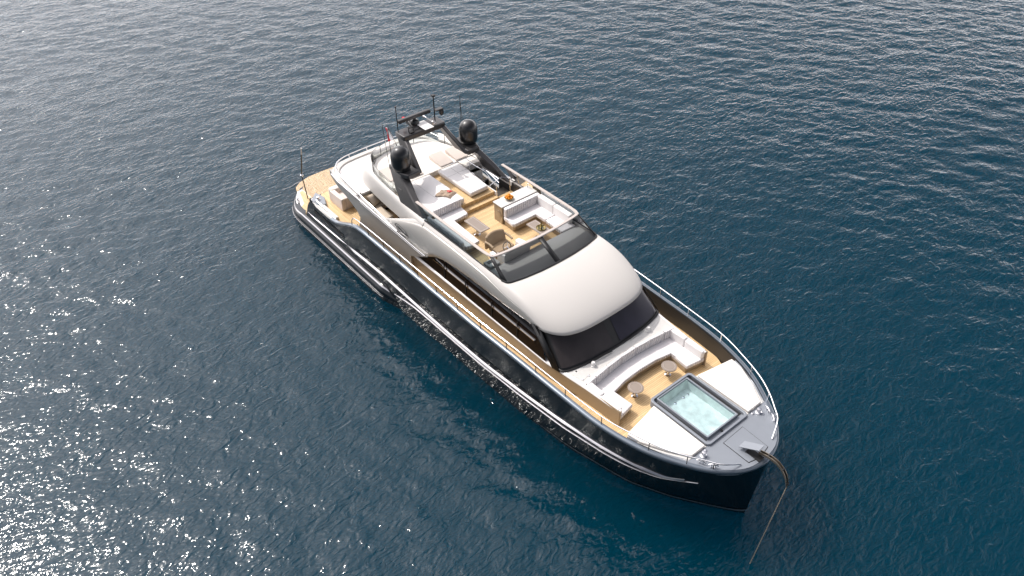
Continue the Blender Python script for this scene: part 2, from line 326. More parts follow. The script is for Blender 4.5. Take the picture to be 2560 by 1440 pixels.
# cap rail along the sheer
def cap_strip(sgn):
    path = [(c[-1][0], c[-1][1], c[-1][2]) for c in cols if c[-1][0] > -23.4]
    secs = []
    for i, p in enumerate(path):
        a = Vector(path[max(0, i-1)]); b_ = Vector(path[min(len(path)-1, i+1)]); tt = (b_-a).normalized(); n = Vector((-tt.y, tt.x, 0)).normalized()
        n = n if n.dot(Vector((-8-p[0] if abs(p[0]+8) < 9 and p[0] > -4 else 0, -p[1], 0))) > 0 else -n
        if i == 0: n = Vector((-1, 0, 0))
        q = Vector(p); w_ = .13
        prof = [(-.035, -.10), (-.045, -.04), (-.025, .012), (.03, .03), (w_*.6, .036), (w_, .03), (w_, -.05)]
        secs.append([tuple((q.x+n.x*u, (q.y+n.y*u)*sgn, q.z+v)) for u, v in prof])
    return secs
for s in (1, -1):
    MB().loft(cap_strip(s), cap=True).build('cap_rail', m_hullcap, Y0, ang=60)
# rub rails and dark window band on each side
UR = [(-21.7, 1.46), (-20, 1.62), (-18.4, 1.7), (-16.5, 1.66), (-13, 1.55), (-10.5, 1.58), (-8, 1.74), (-6, 1.92), (-3.5, 2.05), (-2.7, 1.98), (-2.06, 1.9), (-1.5, 2.1)]
LR = [(-17.7, .88), (-16.7, 1.17), (-15.9, 1.3), (-14.8, 1.33), (-11.3, 1.30), (-8.5, 1.38), (-6, 1.52), (-3.6, 1.66), (-2.5, 1.72), (-1.6, 1.95), (-1.1, 2.1)]
UB = [(-21.2, 1.62), (-20.6, 1.85), (-18.5, 1.98), (-16, 2.0), (-12, 1.92), (-9, 1.95), (-7, 2.05)]
def hull_band(lo, hi, x0, x1, out, n=80):
    secs = []
    for x in np.linspace(x0, x1, n):
        a, b_ = itp(lo, x), itp(hi, x)
        secs.append([(x, hy(x, z)-out-.02*0, z) for z in np.linspace(a, b_, 4)])
    return secs
def rail_sec(T, x0, x1, out, hgt, n=90):
    secs = []
    for x in np.linspace(x0, x1, n):
        z = itp(T, x); e = min(1, max(.05, (x-x0)/.8), max(.05, (x1-x)/1.2)); o_ = out*e
        y = hy(x, z)-.03
        secs.append([(x, y, z-hgt*.6), (x, y-o_*.8, z-hgt*.5), (x, y-o_, z-hgt*.3), (x, y-o_*.6, z+hgt*.1), (x, y+.015, z+hgt*.5)])
    return secs
for s in (1, -1):
    f = lambda secs: [[(a, b_*s, c) for a, b_, c in q] for q in secs]
    MB().loft(f(rail_sec(UR, -21.7, -1.5, .08, .085))).build('upper_rub_rail', m_rubr, Y0, ang=30)
    MB().loft(f(rail_sec(LR, -17.7, -1.1, .05, .035))).build('lower_rub_rail', m_rubr, Y0, ang=30)
    MB().loft(f(hull_band([(x, z+.09) for x, z in UR], UB, -20.9, -7.2, .045))).build('hull_window', m_dglass, Y0)
    MB().loft(f(hull_band([(x, z+.06) for x, z in LR], [(x, z-.10) for x, z in UR], -17.4, -3, .04))).build('hull_window', m_dglass, Y0)
    MB().loft(f(rail_sec([(-25.9, 1.2), (-21.6, 1.46)], -25.9, -21.6, .04, .035, 30))).build('quarter_rail', m_chrome, Y0)
    MB().loft(f(hull_band([(-25, 1.62), (-21.9, 1.78)], [(-25, 1.86), (-21.9, 2.0)], -25, -21.9, .04, 30))).build('quarter_vent', m_black, Y0)
# stern: side sponsons, swim platform, quarters
for s in (1, -1):
    secs = []
    for x in np.linspace(-17.5, -29.2, 60):
        e = min(1, max(.02, (-17.5-x)/1.2)); yo = -3.36-.30*e; zt = .62+.2*e
        if x < -26.6: k = (-26.6-x)/2.6; yo = -3.66+1.25*k**2.4; zt = .82-.2*min(1, k*2)
        yi = max(yo+.26, -3.5+(0 if x > -26.6 else .3+1.2*((-26.6-x)/2.6)**2.4))
        secs.append([(x, s*yi, zt), (x, s*(yo+.17), zt-.03), (x, s*(yo+.07), zt-.13), (x, s*(yo+.01), zt-.20), (x, s*yo, .30), (x, s*(yo+.03), .24), (x, s*(yo+.05), -.3)])
    a = mid = lambda q: [q[1], tuple(np.array(q[1])*.5+np.array(q[2])*.5)]
    MB().loft([mid(q) for q in secs]).build('side_platform_trim', m_rubr, Y0, ang=40); MB().loft([q[:2] for q in secs]).loft([[mid(q)[1], q[2]] for q in secs]).build('side_platform', m_hull, Y0, ang=40)
    MB().loft([q[2:] for q in secs]).build('side_platform', m_hull, Y0, ang=40)
    tube('platform_edge_trim', [(x, s*(y-.02), .29) for x, y in [(q[4][0], -abs(q[4][1])) for q in secs if q[4][0] < -18.4]], .015, m_rubr, Y0, 6)
wing = [(-25.6, -3.42), (-26.8, -3.4), (-27.6, -3.25), (-28.3, -3.0), (-28.95, -2.55), (-29.0, -2.22), (-25.6, -2.22)]
for s in (1, -1):
    prism('swim_platform_wing', [(x, y*s) for x, y in wing], .1, .62, m_white, Y0, bevel=.03)
    wt = [(-25.6, -3.36), (-26.9, -3.32), (-27.35, -3.2), (-27.6, -2.85), (-28.75, -2.5), (-28.85, -2.27), (-25.6, -2.27)]
    prism('wing_teak', [(x, y*s) for x, y in wt], .624, .634, m_teak, Y0)
    MB().lathe([(.05, 0), (.04, .1), (.09, .12), (.06, .17), (0, .18)], (-28.1, s*-2.95, .63), 12).build('platform_cleat', m_chrome, Y0)
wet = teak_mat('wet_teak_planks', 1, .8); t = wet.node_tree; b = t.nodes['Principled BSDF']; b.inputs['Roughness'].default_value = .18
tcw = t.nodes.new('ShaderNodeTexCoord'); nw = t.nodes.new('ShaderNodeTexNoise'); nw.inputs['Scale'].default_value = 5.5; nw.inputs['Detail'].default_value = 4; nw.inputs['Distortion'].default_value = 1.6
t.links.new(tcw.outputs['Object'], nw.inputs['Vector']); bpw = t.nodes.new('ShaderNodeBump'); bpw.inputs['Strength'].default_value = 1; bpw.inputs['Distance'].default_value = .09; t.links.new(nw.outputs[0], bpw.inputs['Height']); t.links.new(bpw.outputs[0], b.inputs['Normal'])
pl = [(-26.0, -2.18), (-29.6, -2.3), (-30.2, -2.1), (-30.55, -1.7), (-30.8, -1.0), (-30.85, 0)]
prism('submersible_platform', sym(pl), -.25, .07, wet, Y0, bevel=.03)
prism('platform_floor', [(-25.6, -2.2), (-26.05, -2.2), (-26.05, 2.2), (-25.6, 2.2)], .1, .6, m_white, Y0)
box('transom', (-25.7, -3.3, .3), (-25.55, 3.3, 2.1), m_hull, Y0)
# aft deck
prism('aft_deck', [(-17.2, -3.3), (-24.4, -3.3), (-25.3, -2.95), (-25.62, -2.6), (-25.62, 2.6), (-25.3, 2.95), (-24.4, 3.3), (-17.2, 3.3)], 2.0, 2.15, m_teak, Y0)
for s in (1, -1):
    secs = []
    for x in np.linspace(-23.0, -25.35, 16):
        k = max(0, (-24.6-x)/.8); yo = -3.5+.15*k; secs.append([(x, s*(yo), 2.24), (x, s*(yo+.05), 2.31), (x, s*(yo+.4), 2.30), (x, s*(yo+.44), 2.1)])
    MB().loft(secs, cap=True).build('gunwale', m_offwhite, Y0, ang=50)
    MB().lathe([(.12, 0), (.12, .03), (.08, .06), (.06, .13), (.09, .15), (.08, .19), (0, .2)], (-25.0, s*-3.12, 2.3), 16).build('mooring_winch', m_chrome, Y0)
    prism('fairlead_plate', [(x, s*y) for x, y in [(-25.7, -2.9), (-25.2, -3.4), (-24.6, -3.42), (-24.35, -3.0), (-25.0, -2.75)]], 2.1, 2.33, m_bow, Y0, bevel=.04)
    tube('boarding_rail', [(-24.9, s*-3.38, 2.35), (-24.6, s*-3.38, 2.55), (-23.6, s*-3.32, 2.45), (-22.9, s*-3.3, 2.3)], .022, m_chrome, Y0)
# side decks: raised gently to the bow cockpit
SD = [(-16, 2.3), (-17.2, 2.17), (-12, 2.5), (-9, 2.68), (-6.3, 2.7)]
for s in (1, -1):
    secs = [[(x, s*(hy(x, 3.4)+.14), itp(SD, x)), (x, s*-2.6, itp(SD, x))] for x in np.linspace(-17.2, -6.0, 30)]
    MB().loft(secs).build('side_deck', m_teak, Y0)
    secs = [[(x, s*(hy(x, 3.4)+.15), min(itp(CZ, x), 3.5)-.02), (x, s*(hy(x, 3.2)+.16), itp(SD, x)-.02 if x < -6 else 2.68)] for x in np.linspace(-21.0, -3.3, 60)]
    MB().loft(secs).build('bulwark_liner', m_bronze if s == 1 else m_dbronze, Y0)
prism('bow_cockpit_floor', sym([(-3.45, 0), (-3.45, -2.95), (-4.4, -3.15), (-6.35, -3.26), (-6.35, 0)][::-1]) if 0 else [(-3.45, -2.75), (-4.4, -3.12), (-6.4, -3.28), (-6.4, 3.28), (-4.4, 3.12), (-3.45, 2.75)], 2.5, 2.71, m_teakx, Y0)
# house lower wall with coach roof
def sgnp(out, s): return [(x, y*s) for x, y in out]
for s in (1, -1):
    # side wall below the windows, foot to sill
    secs = []
    for x in np.linspace(-16.9, -4.35, 40):
        y = itp([(-16.9, -2.80), (-11, -2.75), (-7.9, -2.74), (-7.2, -2.66), (-6.0, -2.52), (-4.35, -2.39)], x); z0 = itp(SD, x) if x < -6.3 else 2.69
        secs.append([(x, s*(y+.03), z0-.05), (x, s*(y+.0), 3.1), (x, s*y, 3.40), (x, s*(y+.02), 3.455), (x, s*(y+.07), 3.48), (x, s*(y+.14), 3.475)])
    MB().loft([q[:3] for q in secs]).build('lower_wall', m_bronze, Y0, ang=50)
    MB().loft([q[2:] for q in secs]).build('window_sill', m_white, Y0, ang=60)
cr_out = [(-8.2, -2.6), (-7.2, -2.57), (-6.05, -2.42), (-6.12, -2.3), (-6.32, -1.0), (-6.38, 0)]
prism('coach_roof', sym(cr_out), 3.30, 3.462, m_offwhite, Y0)
prism('deck_locker_lid', [(-6.77, -2.40), (-6.82, -1.95), (-6.36, -1.9), (-6.27, -2.36)], 3.464, 3.472, m_offwhite, Y0, bevel=.004)
for (x, y) in ((-6.79, -2.2), (-6.32, -2.0), (-6.33, -2.3)): MB().box((x-.03, y-.03, 3.47), (x+.03, y+.03, 3.485)).build('lid_latch', m_chrome, Y0)
for s in (1, -1):
    MB().lathe([(.10, 0), (.1, .03), (.07, .04), (.07, .15), (.085, .16), (.06, .2), (0, .2)], (-6.6, 1.5*s, 3.46), 18).build('deck_vent', m_white, Y0)

# wheelhouse windscreen and side windows
wb = [(-7.55, -2.62), (-7.25, -2.63), (-7.05, -2.50), (-6.90, -1.9), (-6.82, -1.3), (-6.78, -.6), (-6.77, 0)]
wtp = [(-8.7, -2.45), (-8.5, -2.4), (-8.30, -2.28), (-8.05, -1.75), (-7.95, -1.2), (-7.9, -.55), (-7.88, 0)]
WB = cr(sym(wb), 60); WT = cr(sym(wtp), 60)
def pane(i0, i1, z0=3.47, z1=4.72, m=m_wglass, name='windscreen_pane', ins=0):
    secs = []
    for i in range(i0, i1+1):
        a = np.r_[WB[i], z0]; c = np.r_[WT[i], z1]; secs.append([tuple(a+(c-a)*k) for k in np.linspace(0, 1, 6)])
    return secs
wsf = MB().loft(pane(0, 59, 3.465, 4.74)).build('windscreen', m_black, Y0, ang=60)
for i0, i1, m_ in ((8, 28, m_wglass), (31, 51, m_wgl2)):
    q = [[tuple(np.array(s_[0])*(1-k)+np.array(s_[-1])*k) for k in np.linspace(.07, .80, 5)] for s_ in pane(i0, i1, 3.47, 4.72)]; q = [[(a+.012, b_, c+.012) for a, b_, c in s_] for s_ in q]  # glass stops short; the black strip above stands in for the brow's shadow
    MB().loft(q).build('windscreen_pane', m_, wsf, ang=60)
tube('windscreen_gasket', [(x+.02, y, 3.49) for x, y in WB], .045, m_black, wsf, 8)
for (y0, y1, x0, x1) in ((-1.55, -.45, -6.78, -6.72), (.55, 1.35, -6.74, -6.80)):
    tube('wiper', [(x0+.06, y0, 3.54), (x1+.06, y1, 3.56)], .018, m_black, wsf, 6)
    tube('wiper', [(x1+.08, y1, 3.53), ((x0+x1)/2+.08, (y0+y1)/2, 3.6)], .012, m_black, wsf, 6)
EB = [(-16.78, 3.42), (-16.1, 3.75), (-15.5, 4.05), (-14.9, 4.38), (-14.1, 4.58), (-13, 4.66), (-12.1, 4.66), (-10.1, 4.7), (-9.3, 4.72), (-8.5, 4.72), (-7.6, 4.72)]
for s in (1, -1):
    secs = []
    for x in np.linspace(-16.8, -7.9, 50):
        zt = itp(EB, x)+.05; yb = -2.72; yt = -2.62; lean = max(0, (x+8.9))*1.0
        secs.append([(x+(0 if x < -9 else 0), s*yb, 3.46), (x-lean*.6, s*yt, zt)])
    sw = MB().loft(secs).build('side_window', m_dglass, Y0)
    for x in (-14.4, -12.9, -11.2, -9.6):
        box('window_joint', (x-.012, min(s*2.735, s*2.69), 3.48), (x+.012, max(s*2.735, s*2.69), 4.3), m_black, sw)
    box('silver_strip', (-15.2, min(s*2.725, s*2.66), 4.02), (-8.6, max(s*2.725, s*2.66), 4.06), m_chrome, sw)  # thin silver strip running along the side window
    MB().loft([[(-7.15, s*-2.68, 3.47), (-8.55, s*-2.52, 4.74)], [(-7.5, s*-2.74, 3.47), (-8.9, s*-2.62, 4.74)]]).build('corner_pillar', m_black, Y0, solid=.04)

# superstructure shell: shoulders and crowned front roof
B_ = [(-18.9, -2.92, 4.32), (-18.2, -2.91, 4.27), (-17.5, -2.89, 4.21), (-16.6, -2.85, 4.13), (-15.6, -2.81, 4.06), (-14.9, -2.79, 4.38), (-14.1, -2.77, 4.58), (-13, -2.74, 4.64), (-12.1, -2.72, 4.65), (-11.1, -2.71, 4.66), (-10.1, -2.70, 4.67), (-9.3, -2.66, 4.67), (-8.5, -2.6, 4.66), (-8.06, -2.46, 4.65), (-7.65, -2.13, 4.64), (-7.43, -1.69, 4.64), (-7.31, -1.06, 4.64), (-7.28, 0, 4.64)]
T_ = [(-18.9, -2.88, 4.36), (-18.25, -2.8, 4.6), (-17.5, -2.70, 4.94), (-16.75, -2.56, 5.26), (-16.05, -2.43, 5.48), (-15.2, -2.42, 5.5), (-14.3, -2.42, 5.5), (-13.4, -2.43, 5.5), (-12.6, -2.44, 5.49), (-11.9, -2.45, 5.48), (-11.3, -2.46, 5.47), (-10.85, -2.46, 5.46), (-10.58, -2.36, 5.46), (-10.47, -2.0, 5.46), (-10.40, -1.65, 5.46), (-10.36, -1.3, 5.46), (-10.31, -.8, 5.46), (-10.29, 0, 5.46)]
nB = cr(sym(B_), 160); nT = cr(sym(T_), 160); secs = []; low = []
for a, c in zip(nB, nT):
    sg = -1 if a[1] < 0 else 1
    if sg > 0 and a[0] < -16.2: continue                      # the port stair opening
    fw = np.clip((a[0]+9.6)/1.6, 0, 1); fw = fw*fw*(3-2*fw)
    rise = c[2]-a[2]
    p1s = a+np.array([0, sg*.05, .50*rise]); p2s = c+np.array([0, sg*.20*min(1, rise), -.10*rise])
    p1f = a+np.array([-.35, -sg*.05*min(1, abs(a[1])), .45]); p2f = c+np.array([1.15, sg*.18*min(1, abs(c[1])/2), .05])
    p1 = p1s*(1-fw)+p1f*fw; p2 = p2s*(1-fw)+p2f*fw
    bez = lambda u: [tuple(q) for q in (1-u)**3*a+3*(1-u)**2*u*p1+3*(1-u)*u*u*p2+u**3*c]
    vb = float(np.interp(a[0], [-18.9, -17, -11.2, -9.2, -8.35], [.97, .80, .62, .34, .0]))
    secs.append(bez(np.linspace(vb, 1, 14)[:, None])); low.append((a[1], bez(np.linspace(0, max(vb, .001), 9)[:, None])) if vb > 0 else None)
MB().loft(secs).build('superstructure_shell', m_silver, Y0, ang=70, solid=.07)
for sg in (-1, 1):                                            # flank shade put into the colour: darker silver under the pale roof
    MB().loft([q[1] for q in low if q and q[0]*sg > 0]).build('shoulder_panel', m_shaded, Y0, ang=70, solid=.07)
# side wing walls below the upper deck edge
WY = [(-24.3, -2.55), (-23.6, -2.86), (-22.6, -2.98), (-20, -2.99), (-18, -2.93), (-16, -2.86), (-15, -2.80)]
LZ = [(-24.4, 4.52), (-22.5, 4.5), (-20, 4.42), (-18.9, 4.33), (-17.5, 4.22), (-16.3, 4.11), (-15.5, 4.05)]
wall = [(-16.75, 2.1), (-21.35, 2.12), (-20.85, 3.35), (-21.1, 3.62), (-21.8, 3.9), (-22.8, 4.12), (-23.8, 4.22), (-23.9, 4.45), (-22.5, 4.49), (-20, 4.41), (-18.9, 4.32), (-17.5, 4.21), (-16.3, 4.10), (-15.5, 4.04), (-16.1, 3.72), (-16.75, 3.42)]
for s in (1, -1):
    wy = lambda x: s*itp(WY, x)
    fw_ = lambda x: s*(itp(WY, x)+.12)
    ww = xz(wall, wy, fw_).build('wing_wall', m_shaded, Y0, ang=40)
    if s == -1: continue
    tube('wing_trim', [(x, s*(itp(WY, x)-.015), itp(LZ, x)+.01) for x in np.linspace(-23.4, -15.6, 40)], .03, m_chrome, ww, 6)
    tube('wing_trim', [(x, s*(itp(WY, x)-.02), itp(LZ, x)-.10) for x in np.linspace(-20.6, -15.75, 30)], .014, m_chrome, ww, 6)
    # oval name badge on the shoulder panel
    def shp(x, z): return s*(-2.93+.25*(z-4.3)*.7)
    ring = [(-17.25+.62*math.cos(a)*.86, 4.52+.62*math.cos(a)*-.14+.14*math.sin(a)) for a in np.linspace(0, 2*math.pi, 28)[:-1]]
    MB().tube([(x, shp(x, z)-s*.02, z) for x, z in ring], .012, 6, True).build('name_badge', m_graph, Y0)
    mb = MB()
    for k in range(9):
        x = -17.62+k*.09; z = 4.56-k*.012
        mb.tube([(x, shp(x, z)-s*.015, z-.05), (x+.03, shp(x, z)-s*.015, z+.06), (x+.06, shp(x, z)-s*.015, z-.04)], .007, 5)
    mb.build('badge_script', m_graph, Y0)
# upper deck (aft overhang) in pieces that leave the two side openings
edge = [(-20.95, -2.98), (-22.6, -2.97), (-23.5, -2.83), (-24.0, -2.45), (-24.25, -1.8), (-24.33, 0)]
E1 = [tuple(p) for p in cr(edge, 24)]
prism('upper_deck', sym(E1), 4.18, 4.50, m_shaded, Y0, bevel=.13, seg=4)
inn = [tuple(p) for p in cr([(-20.95, -2.72), (-22.5, -2.70), (-23.2, -2.56), (-23.6, -2.2), (-23.8, -1.6), (-23.85, 0)], 20)]
prism('upper_deck_sole', sym(inn), 4.49, 4.512, m_white, Y0)
ii_ = sym(inn); oo_ = sym([tuple(p) for p in cr([(-20.95, -2.84), (-22.55, -2.82), (-23.35, -2.66), (-23.8, -2.27), (-24.02, -1.65), (-24.07, 0)], 20)])
MB().loft([[(a[0], a[1], 4.50), (a[0], a[1], 4.585), (o_[0], o_[1], 4.595), (o_[0]+(.0), o_[1]*1.02, 4.49)] for a, o_ in zip(ii_, oo_)]).build('deck_coaming', m_silver, Y0, ang=70)
for s in (1, -1):
    if s == 1: prism('side_walkway', sgnp([(-20.97, -2.86), (-20.97, -2.74), (-18.4, -2.74), (-18.4, -2.86)], s), lambda x, y: itp(LZ, x)-.25, lambda x, y: itp(LZ, x)-.02, m_silver, Y0)
    prism('deck_infill', sgnp([(-20.96, -2.72), (-20.96, -2.0), (-21.9, -2.0), (-21.9, -2.72)], s), 4.2, 4.47, m_white, Y0)
    if s == 1: prism('deck_infill', sgnp([(-18.4, -2.78), (-16.2, -2.78), (-16.2, -2.3), (-18.4, -2.3)], s), 4.0, 4.08, m_silver, Y0)
# flybridge coaming round the stern
TC = [(-16.0, -2.43, 5.46), (-17.2, -2.40, 5.47), (-18.4, -2.36, 5.48), (-19.4, -2.30, 5.49), (-20.4, -2.18, 5.5), (-21.2, -1.92, 5.5), (-21.7, -1.45, 5.5), (-21.92, -.8, 5.5), (-21.98, 0, 5.5)]
FC = [(-16.0, -2.58, 4.7), (-17.2, -2.50, 4.55), (-18.4, -2.40, 4.5), (-19.4, -2.34, 4.49), (-20.5, -2.26, 4.49), (-21.7, -2.12, 4.49), (-22.5, -1.65, 4.49), (-22.9, -.9, 4.49), (-23.0, 0, 4.49)]
nt_ = cr(sym(TC), 110); nf_ = cr(sym(FC), 110); secs = []; lip = []
for a, c in zip(nt_, nf_):
    d2 = c-a; d2[2] = 0; L = np.linalg.norm(d2); d2 = d2/L if L > 1e-3 else np.array([0, math.copysign(1, a[1]), 0])
    p1 = a+d2*min(.34, .1+L)+np.array([0, 0, -.05]); p2 = c+np.array([0, 0, .45])+d2*.02; u = np.linspace(0, 1, 12)[:, None]
    secs.append([tuple(q) for q in (1-u)**3*a+3*(1-u)**2*u*p1+3*(1-u)*u*u*p2+u**3*c])
    lip.append([tuple(a+np.array([0, 0, .0])), tuple(a-d2*.10+np.array([0, 0, .005])), tuple(a-d2*.13+np.array([0, 0, -.18]))])
# port side has the stair opening: there only the ledge at the top runs on
def is_open(q): return q[0][1] > 2.0 and -18.6 < q[0][0] < -15.5
run = []; mbc = MB()
for q in secs:
    if is_open(q):
        if len(run) > 1: mbc.loft(run)
        run = []
    else: run.append(q)
if len(run) > 1: mbc.loft(run)
mbc.loft([q[:4] for q in secs if is_open(q)])
mbc.build('flybridge_coaming', m_silver, Y0, ang=70)
MB().loft(lip).build('coaming_lip', m_offwhite, Y0, ang=60)
# flybridge floors and steps
MB().box((-16.1, -2.42, 4.8), (-14.8, 1.45, 4.97)).box((-14.8, -2.42, 4.8), (-11.3, 2.42, 4.97)).build('flybridge_floor', m_teakx, Y0)
fl = MB(); fl.box((-19.4, -2.3, 5.15), (-18.2, 2.3, 5.33)); fl.box((-18.2, -2.36, 5.15), (-16.1, 1.42, 5.33)); fl.build('raised_floor', m_teak, Y0)
prism('sunpad_base', sym([(-19.4, -2.25), (-20.4, -2.06), (-21.1, -1.82), (-21.55, -1.4), (-21.78, -.75), (-21.84, 0)]), 5.1, 5.32, m_offwhite, Y0)
box('step', (-16.1, -.5, 4.97), (-15.82, 1.4, 5.15), m_teak, Y0)
box('stair_landing', (-16.0, 1.5, 4.972), (-15.3, 2.3, 5.05), m_teak, Y0, bevel=.02)
box('stair_side', (-18.25, 1.40, 4.4), (-15.95, 1.46, 5.345), m_white, Y0, bevel=.015)
box('stair_side', (-18.28, 1.46, 4.4), (-18.2, 2.36, 5.345), m_offwhite, Y0, bevel=.015)
box('stair_liner', (-16.95, 2.33, 3.4), (-15.3, 2.37, 5.40), m_dbronze, Y0)
box('stair_bulkhead', (-16.6, 1.47, 3.4), (-16.05, 2.3, 4.95), m_floor, Y0)
for k in range(3): box('stair_tread', (-17.0-.28*k, 1.5, 4.6-.3*k), (-16.6-.28*k, 2.3, 4.64-.3*k), m_floor, Y0)
tr = MB()
for k, y in enumerate((2.42, 2.50, 2.57)): tr.tube([(-18.2, y, 5.46-.03*k), (-16.3, y, 5.46-.03*k)], .02, 6)
tr.build('sliding_hatch_track', m_chrome, Y0)
box('hatch_runner', (-16.4, 2.40, 5.42), (-16.1, 2.56, 5.5), m_silver, Y0, bevel=.02)
sr = MB()
sr.tube([(-18.25, .6, 6.05), (-18.25, 2.42, 6.05), (-18.25, 2.42, 5.35)], .018, 6); sr.tube([(-18.25, 1.43, 6.05), (-17.9, 1.43, 6.0), (-16.75, 1.43, 6.0), (-16.0, 1.43, 5.62), (-15.95, 1.43, 5.0)], .022, 6)
sr.tube([(-17.95, 1.43, 6.0), (-17.95, 1.43, 5.34)], .018, 6); sr.tube([(-16.55, 1.5, 5.35), (-16.3, 1.95, 5.75), (-16.0, 2.2, 5.75), (-15.95, 2.2, 5.05)], .018, 6)
sr.tube([(-17.9, 1.5, 5.4), (-16.9, 1.5, 5.4)], .03, 6)
sr.build('stair_rail', m_chrome, Y0)
# liner, dash, console
for s in (1, -1):
    secs = [[(x, s*-2.40, 5.47), (x, s*-2.37, 4.97)] for x in np.linspace(-16.1 if s == 1 else -15.4, -11.0, 10)]
    MB().loft(secs).build('cockpit_liner', m_bronze if s > 0 else m_offwhite, Y0)
dsh = sym([(-11.75, -2.36), (-10.85, -2.40), (-10.62, -2.32), (-10.50, -1.9), (-10.42, -1.25), (-10.36, 0)])
prism('dashboard', dsh, 4.9, lambda x, y: 5.42 if x > -11 else 5.36, m_dash, Y0, bevel=.03)
hc = empty('helm_console'); hc.parent = Y0
prism('console_body', [(-12.25, -1.55), (-11.7, -1.6), (-11.7, -.25), (-12.42, -.25), (-12.42, -.46), (-12.12, -.48), (-12.12, -1.5)], 4.972, lambda x, y: 5.58 if x < -12 else 5.72, m_white, hc, bevel=.03)
prism('instrument_hood', [(-12.05, -1.5), (-11.72, -1.55), (-11.72, .5), (-11.98, .45), (-12.02, -.2)], 5.50, lambda x, y: 5.62 if x < -11.9 else 5.80, m_white, hc, bevel=.02)
for y in (-.40, -.32): MB().lathe([(.035, 0), (.035, .012), (.02, .012), (.02, .004)], (-12.3, y, 5.59), 12).build('cup_holder', m_black, hc)
q = Matrix.Rotation(R(62), 3, 'Y'); wc = Vector((-12.18, -1.08, 5.66)); rw = MB()
rw.tube([tuple(wc+q @ Vector((.19*math.cos(a), .19*math.sin(a), 0))) for a in np.linspace(0, 2*math.pi, 29)[:-1]], .018, 6, True)
swl = rw.build('steering_wheel', m_black, hc)
sp = MB()
for a in (30, 150, 270): sp.tube([tuple(wc), tuple(wc+q @ Vector((.18*math.cos(R(a)), .18*math.sin(R(a)), 0)))], .012, 6)
sp.tube([tuple(wc), tuple(wc+Vector((.2, 0, -.1)))], .03, 8); sp.build('wheel_spokes', m_chrome, swl)
box('side_console', (-12.2, -2.3, 4.972), (-11.75, -1.75, 5.46), m_dash, hc, bevel=.03); box('gauge_screen', (-12.12, -2.2, 5.462), (-11.95, -1.9, 5.47), m_black, hc)
box('throttle', (-11.9, -2.2, 5.99), (-11.65, -2.02, 6.09), m_white, hc, bevel=.03)
# flybridge glass, rail
fb = [(-10.85, -2.46), (-10.58, -2.36), (-10.47, -2.0), (-10.40, -1.65), (-10.36, -1.3), (-10.31, -.8), (-10.29, 0)]
ft = [(-11.78, -2.33), (-11.60, -2.26), (-11.53, -1.95), (-11.49, -1.6), (-11.46, -1.2), (-11.43, -.75), (-11.42, 0)]
FB = cr(sym(fb), 50); FT = cr(sym(ft), 50)
def fpane(i0, i1): return [[tuple(np.r_[FB[i], 5.47]*(1-k)+np.r_[FT[i], 6.06]*k) for k in np.linspace(0, 1, 4)] for i in range(i0, i1+1)]
fwn = MB().loft(fpane(4, 24)).loft(fpane(25, 45)).build('flybridge_windscreen', m_fglass, Y0, ang=60)
for s in (1, -1):
    a, c = (0, 4) if s == 1 else (45, 49)
    MB().loft([[tuple(np.array(p)+np.array([.015, 0, .01])) for p in q] for q in fpane(a, c)]).build('windscreen_pillar', m_black, fwn, solid=.05)
tube('windscreen_gasket', [(x+.02, y, 5.48) for x, y in FB], .04, m_black, fwn, 6)
MB().loft([[tuple(np.r_[FB[i], 5.48]*(1-k)+np.r_[FT[i], 6.05]*k+np.array([.02, dy, .012])) for k in (0, 1)] for i, dy in ((24, -.01), (25, .01))]).build('windscreen_mullion', m_black, fwn, solid=.04)
for s in (1, -1):
    g = [[(xb, s*-2.43, 5.49), (xt, s*-2.37, 6.05)] for xb, xt in zip(np.linspace(-16.1, -10.9, 12), np.linspace(-16.66, -11.8, 12))]
    sg_ = MB().loft(g).build('side_glass', m_sglass, Y0)
    tube('side_gasket', [(x, s*-2.44, 5.49) for x in np.linspace(-16.05, -10.85, 10)], .028, m_black, sg_, 6)
rl = [(-16.70, -2.38), (-14, -2.385), (-12.1, -2.37), (-11.7, -2.31), (-11.58, -2.2), (-11.50, -1.7), (-11.45, -1.1), (-11.42, -.5), (-11.41, 0)]
RL = [tuple(p) for p in cr(sym(rl), 90)]; secs = []
for i, p in enumerate(RL):
    a = Vector(RL[max(0, i-1)]); c = Vector(RL[min(len(RL)-1, i+1)]); tt = (c-a).normalized(); n = Vector((-tt.y, tt.x)); 
    secs.append([(p[0]+n.x*u, p[1]+n.y*u, 6.05+v) for u, v in ((-.03, 0), (-.035, .025), (-.02, .045), (.09, .045), (.105, .025), (.10, 0))])
MB().loft(secs, True, True).build('top_rail', m_rail, Y0, ang=40)
# aft balustrade glass, in panes
gt = [p for p in cr(sym([(-17.9, -2.30), (-19.4, -2.22), (-20.4, -2.10), (-21.15, -1.86), (-21.62, -1.42), (-21.84, -.8), (-21.9, 0)]), 61)]
for i0 in range(0, 60, 12):
    MB().loft([[(p[0], p[1], 5.5), (p[0], p[1], 6.02)] for p in gt[i0:i0+13 if i0 < 48 else 61]]).build('balustrade_glass', m_pglass, Y0)
    if i0: p = gt[i0]; box('glass_joint', (p[0]-.012, p[1]-.012, 5.5), (p[0]+.012, p[1]+.012, 6.03), m_graph, Y0)
tube('balustrade_edge', [(p[0], p[1], 6.02) for p in gt], .008, m_graph, Y0, 5)

